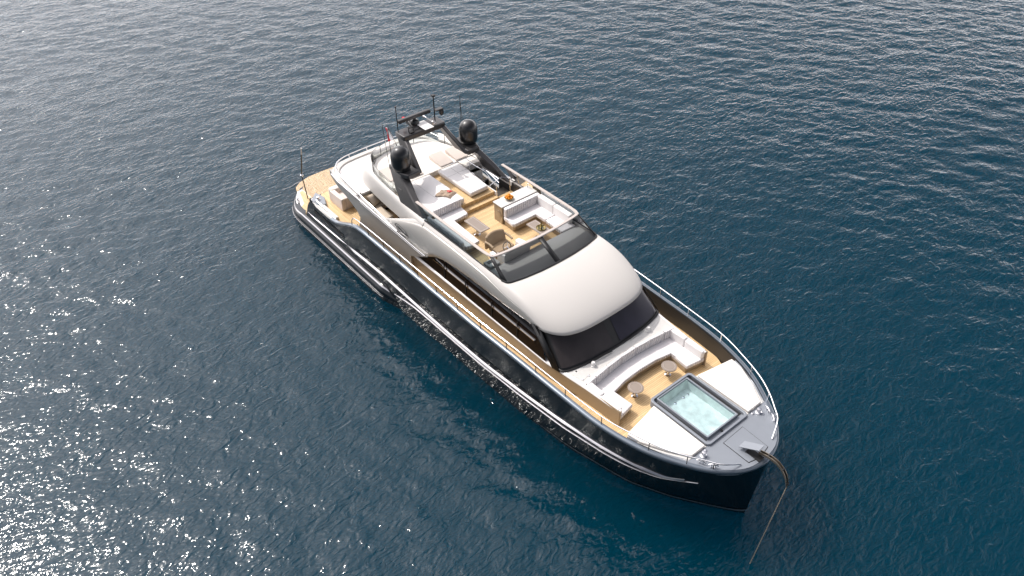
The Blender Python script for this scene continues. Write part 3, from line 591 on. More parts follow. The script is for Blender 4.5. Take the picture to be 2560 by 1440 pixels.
# hot tub let into the foredeck
tub = empty('hot_tub'); tub.parent = Y0
def ring(o, i, z0, z1, name, m, par, bevel=.02):
    n = len(o); vs = [(x, y, z1) for x, y in o]+[(x, y, z1) for x, y in i]+[(x, y, z0) for x, y in o]+[(x, y, z0) for x, y in i]; fs = []
    for k in range(n):
        j = (k+1) % n; fs += [(k, j, n+j, n+k), (2*n+k, 2*n+j, j, k), (n+k, n+j, 3*n+j, 3*n+k)]
    return raw(name, vs, fs, m, par, bevel=bevel)
ring(rrect(-4.12, -1.38, -1.10, 1.10, .16), rrect(-4.02, -1.46, -1.0, 1.0, .10), 3.1, 3.39, 'tub_surround', m_bow, tub, .015)
ring(rrect(-4.02, -1.46, -1.0, 1.0, .10), rrect(-3.97, -1.63, -.85, .79, .03), 3.0, 3.27, 'gutter', m_bow, tub, 0)
ring(rrect(-3.98, -1.62, -.86, .80, .03, 2), rrect(-3.93, -1.68, -.80, .74, .03, 2), 2.7, 3.41, 'tub_rim', m_bow, tub, .01)
ti = rrect(-3.94, -1.67, -.81, .75, .05, 2)
m_basin = mat('pale_tub_liner', (.64, .69, .67), .4, noise=.42, nscale=3.4)
n_ = len(ti); raw('basin', [(x, y, 3.37) for x, y in ti]+[(-2.8+(x+2.8)*.92, y*.92, 2.98) for x, y in ti], [(k, (k+1) % n_, n_+(k+1) % n_, n_+k) for k in range(n_)]+[tuple(range(n_, 2*n_))], m_basin, tub)
MB().lathe([(.05, 0), (.05, .02), (0, .025)], (-3.6, .5, 2.985), 12).build('jet', m_chrome, tub)
for y in (-.2, .25): MB().lathe([(.05, 0), (.05, .02), (0, .025)], (-3.6, y, 2.985), 12).build('jet', m_chrome, tub)
mtw = bpy.data.materials.new('tub_water'); mtw.use_nodes = True; t = mtw.node_tree; t.nodes.clear(); o = t.nodes.new('ShaderNodeOutputMaterial')
tr_ = t.nodes.new('ShaderNodeBsdfTransparent'); tr_.inputs[0].default_value = (.84, .93, .955, 1); gl = t.nodes.new('ShaderNodeBsdfGlossy'); gl.inputs['Roughness'].default_value = .05
fr = t.nodes.new('ShaderNodeFresnel'); fr.inputs[0].default_value = 1.33; mx = t.nodes.new('ShaderNodeMixShader'); n = t.nodes.new('ShaderNodeTexNoise'); n.inputs['Scale'].default_value = 4; n.inputs['Distortion'].default_value = 1.5
bp = t.nodes.new('ShaderNodeBump'); bp.inputs['Distance'].default_value = .05; t.links.new(n.outputs[0], bp.inputs['Height'])
for q in (fr, gl): t.links.new(bp.outputs[0], q.inputs['Normal'])
t.links.new(fr.outputs[0], mx.inputs[0]); t.links.new(tr_.outputs[0], mx.inputs[1]); t.links.new(gl.outputs[0], mx.inputs[2]); t.links.new(mx.outputs[0], o.inputs[0])
raw('tub_water', [(x, y, 3.385) for x, y in ti], [tuple(range(n_))], mtw, tub)
raw('tub_window', [(-3.99, -.86, 2.75), (-3.99, .80, 2.75), (-3.99, .80, 3.42), (-3.99, -.86, 3.42)], [(0, 1, 2, 3)], m_tglass, tub)
MB().lathe([(.04, 0), (.045, .05), (.02, .07), (0, .07)], (-1.56, -.15, 3.27), 12).build('drain_knob', m_black, tub)
# foredeck
fd = [(-1.45, -2.12), (-.95, -1.85), (-.5, -1.5), (-.1, -1.0), (.08, -.55), (.14, 0)]
for a, b_ in ((-.995, -.87), (.81, .995)): box('side_gutter', (-3.98, a, 3.272), (-1.62, b_, 3.28), m_black, tub)
prism('foredeck', sym([(-1.46, -1.1), *fd]) if 0 else sym([tuple(p) for p in cr(fd, 20)]), 3.0, lambda x, y: 3.30, m_bow, Y0)
for s in (1, -1):
    prism('sunpad_plinth', sgnp([(-3.86, -1.12), (-3.50, -2.86), (-3.0, -2.82), (-2.2, -2.46), (-1.44, -2.06), (-1.44, -1.12)], s), 2.6, 3.30, m_offwhite, Y0)
    MB().loft([[(x, s*(itp([(-3.5, -2.6), (-3, -2.84), (-2.2, -2.46), (-1.44, -2.0)], x)), 3.305), (x, s*(itp(CAP, x)+.2), itp(CZ, x)+.005)] for x in np.linspace(-3.4, -1.44, 12)]).build('waterway', m_bow, Y0)
hat = [(-1.16, -.54), (-1.19, .52), (-.10, .47), (-.04, .2), (-.04, -.3), (-.10, -.56)]
prism('anchor_locker_lid', hat, 3.301, 3.318, m_bow, Y0, bevel=.006); ring([(x*1.0+(.02 if x > -.5 else -.02), y*1.04) for x, y in hat], hat, 3.298, 3.304, 'locker_seam', m_black, Y0, 0)
box('locker_well', (-.45, -.30, 3.319), (.12, -.02, 3.34), m_black, Y0)
prism('anchor_flap', [(-.68, -.40), (-.70, -.03), (-.05, .12), (-.02, -.22)], lambda x, y: 3.42+.26*(x+.7)/.68, lambda x, y: 3.46+.26*(x+.7)/.68, m_bow, Y0, bevel=.01)
arm = [(-.1, 3.42), (.2, 3.5), (.42, 3.52), (.62, 3.5), (.82, 3.4), (.98, 3.24), (1.08, 3.05), (1.14, 2.86)]
ar = MB()
for sy in (-.055, .055):
    ar.loft([[(x, sy-.01, z+.05), (x, sy+.01, z+.05), (x, sy+.01, z-.05), (x, sy-.01, z-.05)] for x, z in cr(arm, 20)], True, True)
abr = ar.build('bow_roller', m_led, Y0)
MB().loft([[(x, -.045, z-.05), (x, .045, z-.05)] for x, z in cr(arm, 20)]).build('roller_bed', m_dbronze, abr)
for x, z in ((.25, 3.53), (.85, 3.39), (1.13, 2.93)): MB().tube([(x, -.05, z), (x, .05, z)], .04, 10).build('roller', m_black, abr)
for s in (1, -1):
    MB().lathe([(.12, 0), (.12, .03), (.075, .05), (.06, .14), (.085, .17), (.075, .2), (0, .21)], (-1.25, 1.5*s, 3.30), 20).build('capstan', m_chrome, Y0)
    MB().lathe([(.05, 0), (.05, .03), (0, .045)], (-1.35, 1.28*s, 3.30), 14).build('foot_switch', m_chrome, Y0)
    for (x, y, a) in ((-1.1, 1.8, 25), (-.74, 1.62, 40)):
        cl = MB(); ca, sa = math.cos(R(a)), math.sin(R(a))*-s
        cl.tube([(x-.16*ca, s*y-.16*sa, 3.39), (x-.08*ca, s*y-.08*sa, 3.43), (x+.08*ca, s*y+.08*sa, 3.43), (x+.16*ca, s*y+.16*sa, 3.39)], .026, 8)
        for k in (-.06, .06): cl.tube([(x+k*ca, s*y+k*sa, 3.3), (x+k*ca, s*y+k*sa, 3.42)], .024, 8)
        cl.build('mooring_cleat', m_chrome, Y0)
# guard rails on the caps
GR = [(-20.55, -3.62, 3.36), (-20.45, -3.62, 3.72), (-20.0, -3.6, 3.92), (-17.8, -3.57, 3.93), (-14, -3.55, 3.93), (-11.2, -3.53, 3.92), (-8.6, -3.44, 3.91), (-6.4, -3.36, 3.86), (-4.4, -3.24, 3.80), (-3.1, -2.93, 3.76), (-2.12, -2.6, 3.72), (-1.43, -2.22, 3.70), (-.9, -1.84, 3.64), (-.5, -1.5, 3.56), (-.2, -.85, 3.34)]
for s in (1, -1):
    gr = MB().tube([(x, y*s, z) for x, y, z in cr(GR, 90)], .021, 8).build('guard_rail', m_chrome, Y0)
    for x in (-19.1, -17.85, -16.55, -15.2, -13.85, -12.4, -10.9, -9.35, -7.7, -6.15, -4.4, -2.6, -1.4, -.7):
        y = itp([(p[0], p[1]) for p in GR[2:]], x); z = itp([(p[0], p[2]) for p in GR[2:]], x)
        tube('stanchion', [(x, y*s, itp(CZ, x)+.02), (x, y*s, z)], .018, m_graph if s == 1 else m_chrome, gr, 6)
    tube('deck_flange', [(-20.3, s*-3.25, 2.2), (-20.55, s*-3.35, 3.3)], .02, m_chrome, gr, 6)
# rail round the upper deck
ur = [(-17.6, -2.95, 4.32), (-19.5, -3.0, 4.66), (-22.0, -2.9, 4.82), (-23.0, -2.78, 4.86), (-23.55, -2.45, 4.87), (-23.82, -1.9, 4.88), (-23.9, -1.0, 4.88), (-23.92, 0, 4.88)]
ug = MB().tube([tuple(p) for p in cr(sym(ur), 100)], .026, 8).build('upper_deck_rail', m_chrome, Y0)
for p in sym([(-19.6, -2.97, 4.66), (-20.9, -2.95, 4.75), (-22.2, -2.87, 4.82), (-23.3, -2.62, 4.86), (-23.86, -1.6, 4.88), (-23.9, -.55, 4.88)]):
    tube('upper_stanchion', [(p[0]+.04, p[1]*.985, 4.42), p], .016, m_chrome, ug, 6)

# radar arch
arch = empty('radar_arch'); arch.parent = Y0
for s in (1, -1):
    lo = [[(-17.95, -2.42, 5.42), (-16.12, -2.42, 5.42), (-16.12, -2.20, 5.42), (-17.95, -2.20, 5.42)],
          [(-18.45, -2.32, 5.95), (-17.12, -2.30, 5.95), (-17.05, -2.02, 5.95), (-18.40, -2.05, 5.95)],
          [(-18.95, -2.16, 6.42), (-18.15, -2.12, 6.42), (-18.05, -1.74, 6.42), (-18.85, -1.80, 6.42)],
          [(-19.16, -2.07, 6.60), (-18.2, -2.05, 6.60), (-18.0, -1.6, 6.60), (-19.1, -1.6, 6.60)]]
    f = lambda secs: [[(a, b_*s, c) for a, b_, c in q] for q in secs]
    MB().loft(f(lo), True, True).build('arch_leg', m_graph, arch, bevel=.05)
    prism('arch_shelf', sgnp([(-19.18, -2.08), (-18.25, -2.08), (-17.83, -1.95), (-17.83, -1.30), (-18.8, -1.22), (-19.18, -1.5)], s), 6.42, 6.66, m_graph, arch, bevel=.05)
    up = [[(-18.8, -1.42, 6.5), (-17.84, -1.42, 6.5), (-17.84, -1.18, 6.5), (-18.8, -1.18, 6.5)], [(-19.95, -1.10, 7.48), (-19.25, -1.10, 7.48), (-19.25, -.88, 7.48), (-19.95, -.88, 7.48)]]
    MB().loft(f(up), True, True).build('arch_strut', m_graph, arch, bevel=.05)
    dm = MB().lathe([(.30, -.02), (.36, .0), (.37, .06), (.40, .10), (.43, .25), (.43, .62), (.415, .74), (.37, .87), (.29, .97), (.18, 1.04), (.08, 1.07), (0, 1.075)], (-18.5, -1.84*s, 6.67), 40).build('radome', m_dome, arch, ang=60)
    tube('whip_antenna', [(-19.12, -1.92*s, 6.6), (-19.14, -1.92*s, 8.35)], .014, m_black, arch, 5); tube('whip_antenna', [(-19.14, -2.06*s, 6.6), (-19.35, -2.06*s, 8.55)], .012, m_black, arch, 5)
    MB().lathe([(.09, 0), (.09, .012), (0, .012)], (-16.75, -2.19*s, 5.7), 20, Matrix.Rotation(R(-90*s), 3, 'X')).build('speaker', m_dome, arch)
prism('arch_crossbar', rrect(-19.97, -19.22, -1.12, 1.12, .05, 2), 7.36, 7.62, m_graph, arch, bevel=.05)
prism('radar_fin', [(-20.3, -.32), (-19.45, -.38), (-19.45, -.02), (-20.3, -.02)], 7.6, lambda x, y: 7.64 if x > -19.6 else 7.88, m_graph, arch, bevel=.03)
MB().lathe([(.20, 0), (.21, .12), (.17, .2), (.07, .24), (.07, .32)], (-19.85, -.12, 7.68), 20).build('radar_gearbox', m_dome, arch)
box('radar_antenna', (-19.95, -.98, 7.98), (-19.75, .74, 8.15), m_graph, arch, bevel=.05)
MB().lathe([(.07, 0), (.07, .14), (0, .15)], (-20.1, -.52, 7.9), 12).build('red_lantern', m_red, arch)
box('white_hatch', (-19.82, -.12, 7.70), (-19.02, .36, 7.73), m_white, arch, bevel=.01)
hn = Matrix.Rotation(R(90), 3, 'Y')
MB().lathe([(.028, -.5), (.02, -.2), (.03, .15), (.055, .3), (.10, .38), (.085, .38), (.02, .2)], (-19.52, .46, 7.84), 16, hn).build('horn', m_chrome, arch); MB().lathe([(.07, 0), (.07, .1), (0, .12)], (-20.0, .46, 7.76), 12).build('horn', m_chrome, arch)
tube('mast_antenna', [(-19.9, -.98, 7.6), (-19.92, -.98, 8.72), (-19.92, -.98, 8.8)], [.025, .02, .05], m_black, arch, 6)
tube('mast_antenna', [(-19.55, .78, 7.6), (-19.55, .78, 8.9)], .03, m_black, arch, 6); box('mast_antenna', (-19.62, .70, 8.86), (-19.48, .86, 8.92), m_black, arch)
box('camera_bracket', (-19.5, .72, 8.22), (-19.3, 1.1, 8.28), m_graph, arch); MB().lathe([(.04, .02), (.1, 0), (.11, -.1), (.11, -.2), (.06, -.28), (0, -.29)][::-1], (-19.38, 1.04, 8.22), 14).build('night_camera', m_dome, arch)
sf = MB(); sf.box((-19.45, -.72, 7.62), (-19.30, -.52, 7.68)); sf.tube([(-19.4, -.74, 7.68), (-19.4, -.74, 7.86), (-19.4, -.5, 7.86), (-19.4, -.5, 7.68)], .025, 6); sf.build('searchlight', m_black, arch)
# ensign staff on the aft coaming
tube('ensign_staff', [(-21.75, 0, 5.5), (-22.0, 0, 5.86), (-22.62, 0, 6.44)], .022, m_graph, Y0, 6)

# ================================================================== THINGS ON BOARD
# bow lounge
bs = empty('bow_sofa', (-5.6, 0, 2.71)); tag(bs, 'large curved white sofa on the foredeck under the wheelhouse windscreen', 'sofa')
inner = [(-4.50, -1.50), (-5.38, -1.56), (-5.50, -.85), (-5.54, 0), (-5.50, .85), (-5.38, 1.56), (-4.50, 1.47)]
outer = [(-4.42, 1.95), (-4.36, 2.34), (-6.02, 2.40), (-6.12, 1.76), (-6.21, .88), (-6.25, 0), (-6.21, -.88), (-6.12, -1.76), (-6.02, -2.40), (-4.36, -2.34), (-4.42, -1.95)]
sh = lambda P_, d: [(x-d*(1 if x > -5 else .5), y) for x, y in P_]
prism('base', [tuple(p) for p in sh(inner, .06)]+sh(outer, .05), 2.712, 2.93, m_bronze, bs, bevel=.03)
prism('seat', inner+outer, 2.93, 3.12, m_pleat, bs, bevel=.05, seg=3)
bc = cr([(-6.04, -2.34), (-6.12, -1.76), (-6.21, -.88), (-6.25, 0), (-6.21, .88), (-6.12, 1.76), (-6.04, 2.34)], 8)
for k in range(7):
    a, c = bc[k], bc[k+1]; d = (c-a)/np.linalg.norm(c-a)*.008; a = a+d; c = c-d
    prism('back_cushion', [(a[0]+.07, a[1]), (c[0]+.07, c[1]), (c[0]-.08, c[1]), (a[0]-.08, a[1])], 3.10, 3.545, m_pleat, bs, bevel=.035)
for s in (1, -1):
    for x0, x1 in ((-6.02, -5.30), (-5.28, -4.40)):
        prism('back_cushion', sgnp([(x0, -2.42), (x1, -2.38), (x1, -2.16), (x0, -2.16)], s), 3.10, 3.53 if x0 < -5.5 else 3.5, m_cush, bs, bevel=.05)
    prism('back_shell', sgnp([(-6.1, -2.47), (-4.32, -2.40), (-4.30, -2.33), (-6.1, -2.40)], s), 2.72, 3.47, m_bronze, bs, bevel=.015)
for (x, y, nm) in ((-4.98, -.86, 'round taupe coffee table nearer the curved starboard arm of the bow sofa'), (-4.93, .92, 'round taupe coffee table nearer the long port arm of the bow sofa')):
    tb = empty('coffee_table', (x, y, 2.71)); tag(tb, nm, 'table', 'round coffee tables on the foredeck')
    MB().lathe([(0, .42), (.28, .42), (.30, .435), (.30, .455), (.29, .465), (0, .466)], (x, y, 2.71), 40).build('table_top', m_table, tb)
    MB().tube([(x+.225*math.cos(a), y+.225*math.sin(a), 3.178) for a in np.linspace(0, 2*math.pi, 41)[:-1]], .006, 5, True).build('inlay', m_inlay, tb)
    MB().lathe([(0, 0), (.13, 0), (.13, .012), (.06, .03), (.035, .08), (.03, .42)], (x, y, 2.712), 20).build('pedestal', m_chrome, tb)
for s, nm in ((1, 'flat white sunpad beside the hot tub on the starboard bow, nearer the viewer'), (-1, 'flat white sunpad beside the hot tub on the port bow, by the shiny far rail')):
    o_ = prism('bow_sunpad', sgnp([(-3.80, -1.18), (-3.52, -2.84), (-3.0, -2.76), (-2.2, -2.36), (-1.46, -1.88), (-1.46, -1.18)], s), 3.302, 3.41, m_pad, None, bevel=.04, seg=3)
    tag(o_, nm, 'sunpad', 'sunpads either side of the hot tub')
    tube('seam', [(-3.42, s*-1.2, 3.409), (-3.16, s*-2.72, 3.409)], .006, m_seam, o_, 5)
    tube('seam', [(-3.78, s*-1.9, 3.407), (-3.3, s*-1.9, 3.409)], .005, m_seam, o_, 5)
# flybridge furniture
bar = empty('bar_counter', (-14.5, 1.3, 4.97)); tag(bar, 'taupe bar cabinet with pale stone top behind the flybridge sofa', 'bar counter')
box('cabinet', (-14.82, .36, 4.972), (-14.26, 2.28, 5.83), m_bronze, bar, bevel=.02); box('worktop', (-14.86, .32, 5.83), (-14.24, 2.32, 5.87), m_offwhite, bar, bevel=.008)
MB().lathe([(.17, 0), (.17, .02), (.14, .028), (0, .028)], (-14.5, .36, 5.4), 28, Matrix.Rotation(R(90), 3, 'X')).build('round_hatch', m_bronze, bar)
tube('tap', [(-14.75, 2.2, 5.87), (-14.75, 2.2, 6.05), (-14.65, 2.2, 6.08)], .02, m_chrome, bar)
ls = empty('corner_sofa', (-13.2, 1.5, 4.97)); tag(ls, 'white L-shaped sofa on the flybridge in front of the bar counter', 'sofa')
Lout = [(-14.18, .36), (-13.52, .30), (-13.42, .36), (-13.44, 1.56), (-12.95, 1.58), (-11.75, 1.52), (-11.72, 2.3), (-14.18, 2.3)]
prism('base', [(-14.2, .42), (-13.56, .38), (-13.5, .44), (-13.5, 1.63), (-12.95, 1.65), (-11.85, 1.6), (-11.85, 2.32), (-14.2, 2.32)], 4.972, 5.24, m_bronze, ls, bevel=.04)
prism('seat', [p for p in Lout[:4]]+[(-12.86, 1.57), (-12.86, 2.3), (-14.18, 2.3)], 5.24, 5.42, m_pleat, ls, bevel=.05, seg=3)
prism('seat', [(-12.84, 1.57), (-11.75, 1.52), (-11.72, 2.3), (-12.84, 2.3)], 5.24, 5.42, m_pleatx, ls, bevel=.05, seg=3)
prism('back_cushion', rrect(-14.22, -14.0, .38, 2.32, .07), 5.40, 5.84, m_pleat, ls, bevel=.04)
for x0, x1 in ((-13.98, -12.98), (-12.96, -11.95)): prism('back_cushion', rrect(x0, x1, 2.10, 2.34, .05), 5.40, 5.86, m_cush, ls, bevel=.04)
sb = empty('bench_sofa', (-15, -1.7, 4.97)); tag(sb, 'white L-shaped bench along the starboard flybridge glass behind the helm seat', 'sofa')
So = [(-15.98, -.55), (-15.42, -.62), (-15.34, -.70), (-15.32, -1.40), (-13.48, -1.46), (-13.42, -2.0), (-13.5, -2.2), (-15.98, -2.2)]
prism('base', [(-15.98, -.62), (-15.48, -.70), (-15.42, -1.48), (-13.58, -1.54), (-13.55, -2.2), (-15.98, -2.2)], 4.972, 5.24, m_bronze, sb, bevel=.03)
prism('seat', So, 5.24, 5.42, m_pleat, sb, bevel=.05, seg=3)
prism('back_cushion', rrect(-16.12, -15.96, -1.95, -.52, .05), 5.40, 5.80, m_pleat, sb, bevel=.03)
prism('back_cushion', rrect(-16.0, -13.5, -2.34, -2.22, .04), 5.10, 5.66, m_pleatx, sb, bevel=.03)
def ped_table(x0, x1, y0, y1, z, lab):
    tb = empty('cocktail_table', ((x0+x1)/2, (y0+y1)/2, 4.97)); tag(tb, lab, 'table')
    prism('table_top', rrect(x0, x1, y0, y1, .03, 2), z-.035, z, m_table, tb, bevel=.008)
    ring(rrect(x0+.06, x1-.06, y0+.06, y1-.06, .03, 2), rrect(x0+.075, x1-.075, y0+.075, y1-.075, .03, 2), z-.004, z+.002, 'inlay', m_inlay, tb, 0)
    MB().lathe([(0, 0), (.15, 0), (.15, .015), (.07, .05), (.045, .1), (.045, z-.035-4.972)], ((x0+x1)/2, (y0+y1)/2, 4.972), 18).build('pedestal', m_chrome, tb)
ped_table(-14.95, -13.80, -1.18, -.66, 5.5, 'long taupe table with chrome foot between the starboard bench and the bar')
ped_table(-13.06, -12.0, .66, 1.20, 5.5, 'taupe table carrying a golden tray in the angle of the L-shaped sofa')
hs = empty('helm_seat', (-12.75, -1.05, 4.97)); tag(hs, 'double tan leather helm seat facing the steering wheel', 'seat')
prism('seat', rrect(-12.95, -12.36, -1.44, -.52, .08), 5.22, 5.40, m_tan, hs, bevel=.05, seg=3)
secs = []
for y in np.linspace(-1.48, -.56, 14):
    k = ((y+1.02)/.46)**2; xo = .08*k; zt = 5.88-.07*k
    secs.append([(-12.92+xo, y, 5.36), (-13.06+xo, y, zt-.05), (-13.10+xo, y, zt), (-13.17+xo, y, zt), (-13.2+xo, y, zt-.06), (-13.06+xo, y, 5.3)])
MB().loft(secs, True, True).build('backrest', m_tan, hs, bevel=.03)
for y in (-1.5, -.5): MB().tube([(-13.05, y, 5.6), (-12.75, y, 5.62), (-12.55, y, 5.58)], .05, 8).build('armrest', m_tan, hs)
MB().tube([(-13.0, -1.5, 5.3), (-13.0, -1.52, 5.62)], .06, 8).build('armrest_bracket', m_tan, hs)
for y in (-1.2, -.8): MB().lathe([(.13, 0), (.13, .02), (.06, .05), (.05, .25)], (-12.7, y, 4.972), 14).build('pedestal', m_chrome, hs)
MB().lathe([(.03, 0), (.03, .01), (0, .012)], (-13.02, -.95, 5.6), 10, Matrix.Rotation(R(90), 3, 'Y')).build('emblem', m_gold, hs)
a = prism('sunbed_mattress', [(-18.78, -.26), (-16.14, -.24), (-16.12, -2.05), (-16.6, -2.12), (-18.8, -2.1)], 5.42, 5.63, m_cush, None, bevel=.05, seg=3); tag(a, 'white sunbed mattress on the starboard side with a folded taupe throw on it', 'mattress', 'sunbeds on the raised flybridge deck')
tube('seam', [(-18.75, -1.2, 5.63), (-16.6, -1.2, 5.63)], .006, m_seam, a, 5)
a = prism('sunbed_mattress', [(-18.80, .24), (-16.30, .24), (-16.32, 1.22), (-17.9, 1.36), (-18.80, 1.38)], 5.40, 5.61, m_cush, None, bevel=.06, seg=3); tag(a, 'empty white sunbed mattress beside the stair opening', 'mattress', 'sunbeds on the raised flybridge deck')
tube('seam', [(-18.7, .82, 5.61), (-17.6, .82, 5.61)], .006, m_seam, a, 5); tube('seam', [(-18.05, .27, 5.61), (-18.05, 1.33, 5.61)], .006, m_seam, a, 5)
box('sunbed_frame', (-18.75, -2.05, 5.335), (-16.2, -.3, 5.42), m_offwhite, Y0); box('sunbed_frame', (-18.75, .3, 5.335), (-16.4, 1.3, 5.40), m_offwhite, Y0)
apx = [(-18.25, 2.28), (-18.25, 1.46), (-18.88, 1.44), (-18.88, -2.2)]
ap = [(-18.86, -2.20), (-19.5, -2.15), (-20.4, -2.02), (-21.08, -1.79), (-21.52, -1.37), (-21.74, -.75), (-21.80, 0)]
a = prism('aft_sunpad', [p for p in sym(ap)]+apx, 5.335, 5.58, m_pad, None, bevel=.06, seg=3); tag(a, 'broad cream sunpad filling the rounded aft end of the flybridge', 'sunpad')
# wedge cushions on the aft sunpad
def wedge(x0, x1, y0, y1, rz, lab, z=5.58, flip=False):
    e = MB(); h = .24; zz = [(x0, z+h), (x0-.03, z+h*.6), (x0, z), (x1, z), (x1, z+.05)]
    o = xz([(x, q) for x, q in zz], y0, y1).build('wedge_cushion', m_wedge, None, bevel=.03)
    return tag(o, lab, 'cushion', 'wedge headrests on the aft sunpad')
wedge(-19.92, -18.95, .52, 1.24, 0, 'beige wedge headrest on the aft sunpad, middle one right of the arch leg')
wedge(-19.88, -18.96, 1.42, 2.12, 0, 'beige wedge headrest on the aft sunpad nearest the far stair rail')
wedge(-19.85, -19.0, -1.10, -.42, 0, 'beige wedge headrest half hidden behind the near arch leg')
wedge(-20.3, -19.4, -2.0, -1.35, 0, 'beige wedge headrest behind the near balustrade glass')
# folded throw: crumpled sheet
tv = []; nxx, nyy = 26, 22
for i in range(nxx):
    for j in range(nyy):
        u, v = i/(nxx-1)*.72-.36, j/(nyy-1)*.58-.29
        r2 = max(abs(u)/.36, abs(v)/.29); z = .075*(1-max(0, r2-.75)*3.2)*1 + .018*math.sin(13*u+5*v)+.014*math.sin(21*v-6*u+1)+.01*math.sin(31*u)
        a = R(35); uu = u+.05*math.sin(7*v); vv = v+.045*math.sin(8*u+1)
        tv.append((-16.92+uu*math.cos(a)-vv*math.sin(a), -.66+uu*math.sin(a)+vv*math.cos(a), 5.635+max(.004, z)))
tf = [(i*nyy+j, i*nyy+j+1, (i+1)*nyy+j+1, (i+1)*nyy+j) for i in range(nxx-1) for j in range(nyy-1)]
th = raw('folded_throw', tv, tf, m_taupe, None, ang=80, solid=.012); tag(th, 'crumpled taupe throw lying folded on the starboard sunbed', 'throw')
raw('red_lining', [(-17.02, -.50, 5.727), (-16.80, -.36, 5.722), (-16.80, -.56, 5.735), (-16.92, -.60, 5.74)], [(0, 1, 2, 3)], m_red, th, solid=.01)
# fruit bowl and oranges
fbx = (-14.55, .98, 5.87)
bw = MB().lathe([(0, .005), (.09, .0), (.10, .015), (.17, .06), (.205, .10), (.195, .10), (.16, .065), (.09, .025), (0, .022)], fbx, 28).build('fruit_bowl', m_gold, None); tag(bw, 'shallow bowl heaped with oranges on the bar counter', 'bowl')
k = 0
for (n_o, rr, zz) in ((7, .125, .105), (4, .065, .175), (1, 0, .225)):
    for i in range(n_o):
        a = 2*math.pi*i/max(1, n_o)+rr*9; bmv = MB(); pr = [(.052*math.sin(math.pi*q/10), -.050*math.cos(math.pi*q/10)) for q in range(11)]
        o_ = bmv.lathe(pr, (fbx[0]+rr*math.cos(a), fbx[1]+rr*math.sin(a), fbx[2]+zz), 16).build('orange', m_orange, None); tag(o_, 'ripe orange piled in the bowl on the bar counter', 'fruit', 'oranges in the bowl')
ty = (-12.42, .95, 5.502)
tw = MB().lathe([(0, 0), (.19, 0), (.21, .02), (.215, .045), (.205, .045), (.19, .012), (0, .01)], ty, 32).build('serving_tray', m_gold, None); tag(tw, 'round golden tray with glasses on the table by the L-shaped sofa', 'tray')
for i, (dx, dy, hh) in enumerate(((-.06, .07, .20), (.05, .04, .15), (-.04, -.08, .12), (.08, -.05, .12))):
    o_ = MB().lathe([(0, .0), (.035, 0), (.042, hh), (.038, hh), (.03, .01), (0, .01)], (ty[0]+dx, ty[1]+dy, ty[2]+.013), 14).build('drinking_glass', m_clear if i else m_gold, None)
    tag(o_, ('tall slim golden candle glass on the tray', 'clear tumbler in the middle of the golden tray', 'short clear tumbler on the golden tray edge nearest the helm', 'short clear tumbler on the golden tray edge nearest the windscreen')[i], 'glass', 'glassware on the tray')
# aft deck furniture
ts = empty('transom_sofa', (-24.2, -1, 2.15)); tag(ts, 'boxy beige sofa with low back facing aft on the stern deck', 'sofa')
prism('base', rrect(-24.55, -23.5, -2.5, 2.5, .06), 2.152, 2.6, m_wedge, ts, bevel=.03); prism('backrest', rrect(-24.9, -24.5, -2.58, 2.58, .18), 2.152, 2.86, m_wedge, ts, bevel=.08, seg=4)
for s in (1, -1): prism('armrest', sgnp([(-24.6, -2.6), (-23.45, -2.6), (-23.45, -2.35), (-24.6, -2.35)], s), 2.152, 2.83, m_wedge, ts, bevel=.03)
prism('backrest', [(-23.62, -2.34), (-23.45, -2.34), (-23.45, 2.34), (-23.62, 2.34)], 2.155, 2.82, m_wedge, ts, bevel=.03)
box('side_well', (-20.95, -2.76, 3.3), (-18.4, -1.3, 3.4), m_teak, Y0); box('side_well_end', (-20.99, -2.74, 3.3), (-20.95, -1.3, 4.18), m_white, Y0)
cs = empty('side_lounge', (-20.3, -2.2, 3.4)); tag(cs, 'pale lounge sofa sunk in the starboard opening of the upper deck', 'sofa')
prism('seat', rrect(-20.93, -20.42, -2.7, -1.45, .06), 3.56, 3.85, m_linen, cs, bevel=.06, seg=3); box('base', (-20.9, -2.65, 3.41), (-20.5, -1.5, 3.56), m_floor, cs)
prism('seat', rrect(-20.40, -19.30, -2.66, -2.04, .06), 3.56, 3.85, m_linen, cs, bevel=.06, seg=3); box('base', (-20.4, -2.65, 3.41), (-19.4, -2.1, 3.56), m_floor, cs)
def pillow(c, rot, m, lab, sz=.5):
    vs = []; n = 11
    for sgn in (1, -1):
        for i in range(n):
            for j in range(n):
                u, v = i/(n-1)*2-1, j/(n-1)*2-1; hh = .11*(max(0, 1-u*u)*max(0, 1-v*v))**.45; pin = 1-.07*(1-abs(u*v))*max(abs(u), abs(v))
                vs.append((u*sz/2*pin, v*sz/2*pin, sgn*hh))
    fs = []
    for q in (0, n*n):
        fs += [(q+i*n+j, q+i*n+j+1, q+(i+1)*n+j+1, q+(i+1)*n+j) for i in range(n-1) for j in range(n-1)]
    mm = Matrix.Rotation(R(rot[2]), 3, 'Z') @ Matrix.Rotation(R(rot[1]), 3, 'Y') @ Matrix.Rotation(R(rot[0]), 3, 'X')
    o = raw('throw_pillow', [tuple(mm @ Vector(v)+Vector(c)) for v in vs], fs, m, None, ang=70); return tag(o, lab, 'pillow', 'pillows on the side lounge')
pillow((-20.68, -2.22, 4.14), (0, 58, 15), m_linen, 'pale standing pillow in front on the sunken side lounge', .58)
pillow((-20.83, -2.5, 4.14), (0, 66, -10), m_sand, 'brown pillow in the lounge corner left of the pale pillow', .5)
pillow((-20.80, -1.9, 4.1), (0, 66, 5), m_sand, 'brown pillow right of the pale pillow on the side lounge', .5)
box('saloon_bulkhead', (-18.35, -2.75, 2.15), (-18.25, 2.75, 4.4), m_dglass, Y0)
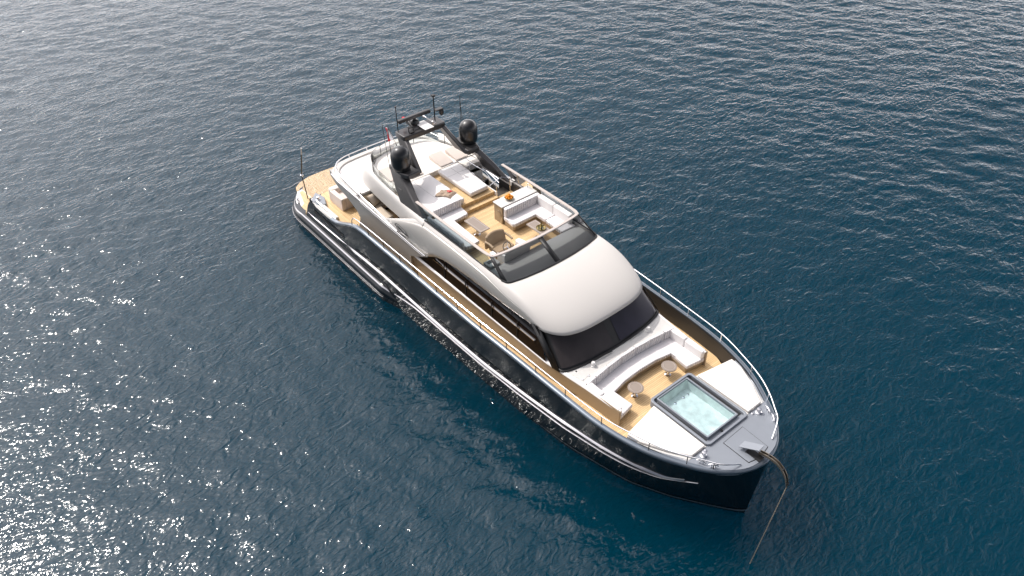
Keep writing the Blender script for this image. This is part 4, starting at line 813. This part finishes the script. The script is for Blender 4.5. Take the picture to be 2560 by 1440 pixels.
# stern pole
pn = empty('stern_pole', (-28.35, -2.28, .63)); tag(pn, 'thin black pole standing upright on the teak swim platform wing', 'pole')
# rises from the deck, kinks at a collar and carries a pale tip
tube('lower_rod', [(-27.9, -2.45, .63), (-28.1, -2.45, 2.0)], .03, m_graph, pn); MB().lathe([(.06, 0), (.09, .03), (.09, .09), (.05, .12), (0, .12)], (-28.1, -2.45, 1.97), 12).build('collar', m_chrome, pn)
tube('upper_rod', [(-28.1, -2.45, 2.05), (-27.6, -2.45, 3.55)], .035, m_graph, pn); tube('tip', [(-27.6, -2.45, 3.55), (-27.46, -2.45, 3.98)], .035, m_white, pn)
# ensign
fv = []; nu, nv = 14, 16
for i in range(nu):
    for j in range(nv):
        u, v = i/(nu-1), j/(nv-1)
        a = np.array([-22.58+.60*v, 0, 6.40-.52*v]); c = np.array([-22.50+.14*v, -.12, 6.38-.98*v])
        p = a*(1-u)+c*u; fv.append((p[0]+.02*math.sin(9*u+3*v), p[1]+.05*math.sin(8*u+2*v)*u**.5, p[2]-.03*u))
ff = [(i*nv+j, i*nv+j+1, (i+1)*nv+j+1, (i+1)*nv+j) for i in range(nu-1) for j in range(nv-1)]
fg = raw('ensign', fv, ff, m_wcloth, None, ang=80, solid=.006); tag(fg, 'small red and white ensign hanging from the aft flag staff', 'flag')
fg.data.materials.append(m_red)
for p_ in fg.data.polygons:
    if sum(i_//nv for i_ in p_.vertices)/len(p_.vertices) > nu*.42: p_.material_index = 1
# anchor chain
ch = MB(); A = Vector((1.15, 0, 2.88)); Bz = Vector((1.42, -1.6, -.25)); nl = 68
for k in range(nl):
    t_ = k/nl; p = A.lerp(Bz, t_); p.z -= .02*math.sin(math.pi*t_)
    d = (A-Bz).normalized(); u = d.cross(Vector((1, 0, 0))).normalized(); v = d.cross(u); a_, b2 = (u, v) if k % 2 else (v, u)
    ch.tube([tuple(p+d*(.036*math.cos(q))+a_*(.015*math.sin(q))) for q in np.linspace(0, 2*math.pi, 11)[:-1]], .007, 5, True)
co = ch.build('anchor_chain', m_led, None); tag(co, 'steel anchor chain running from the bow roller down into the sea', 'chain')
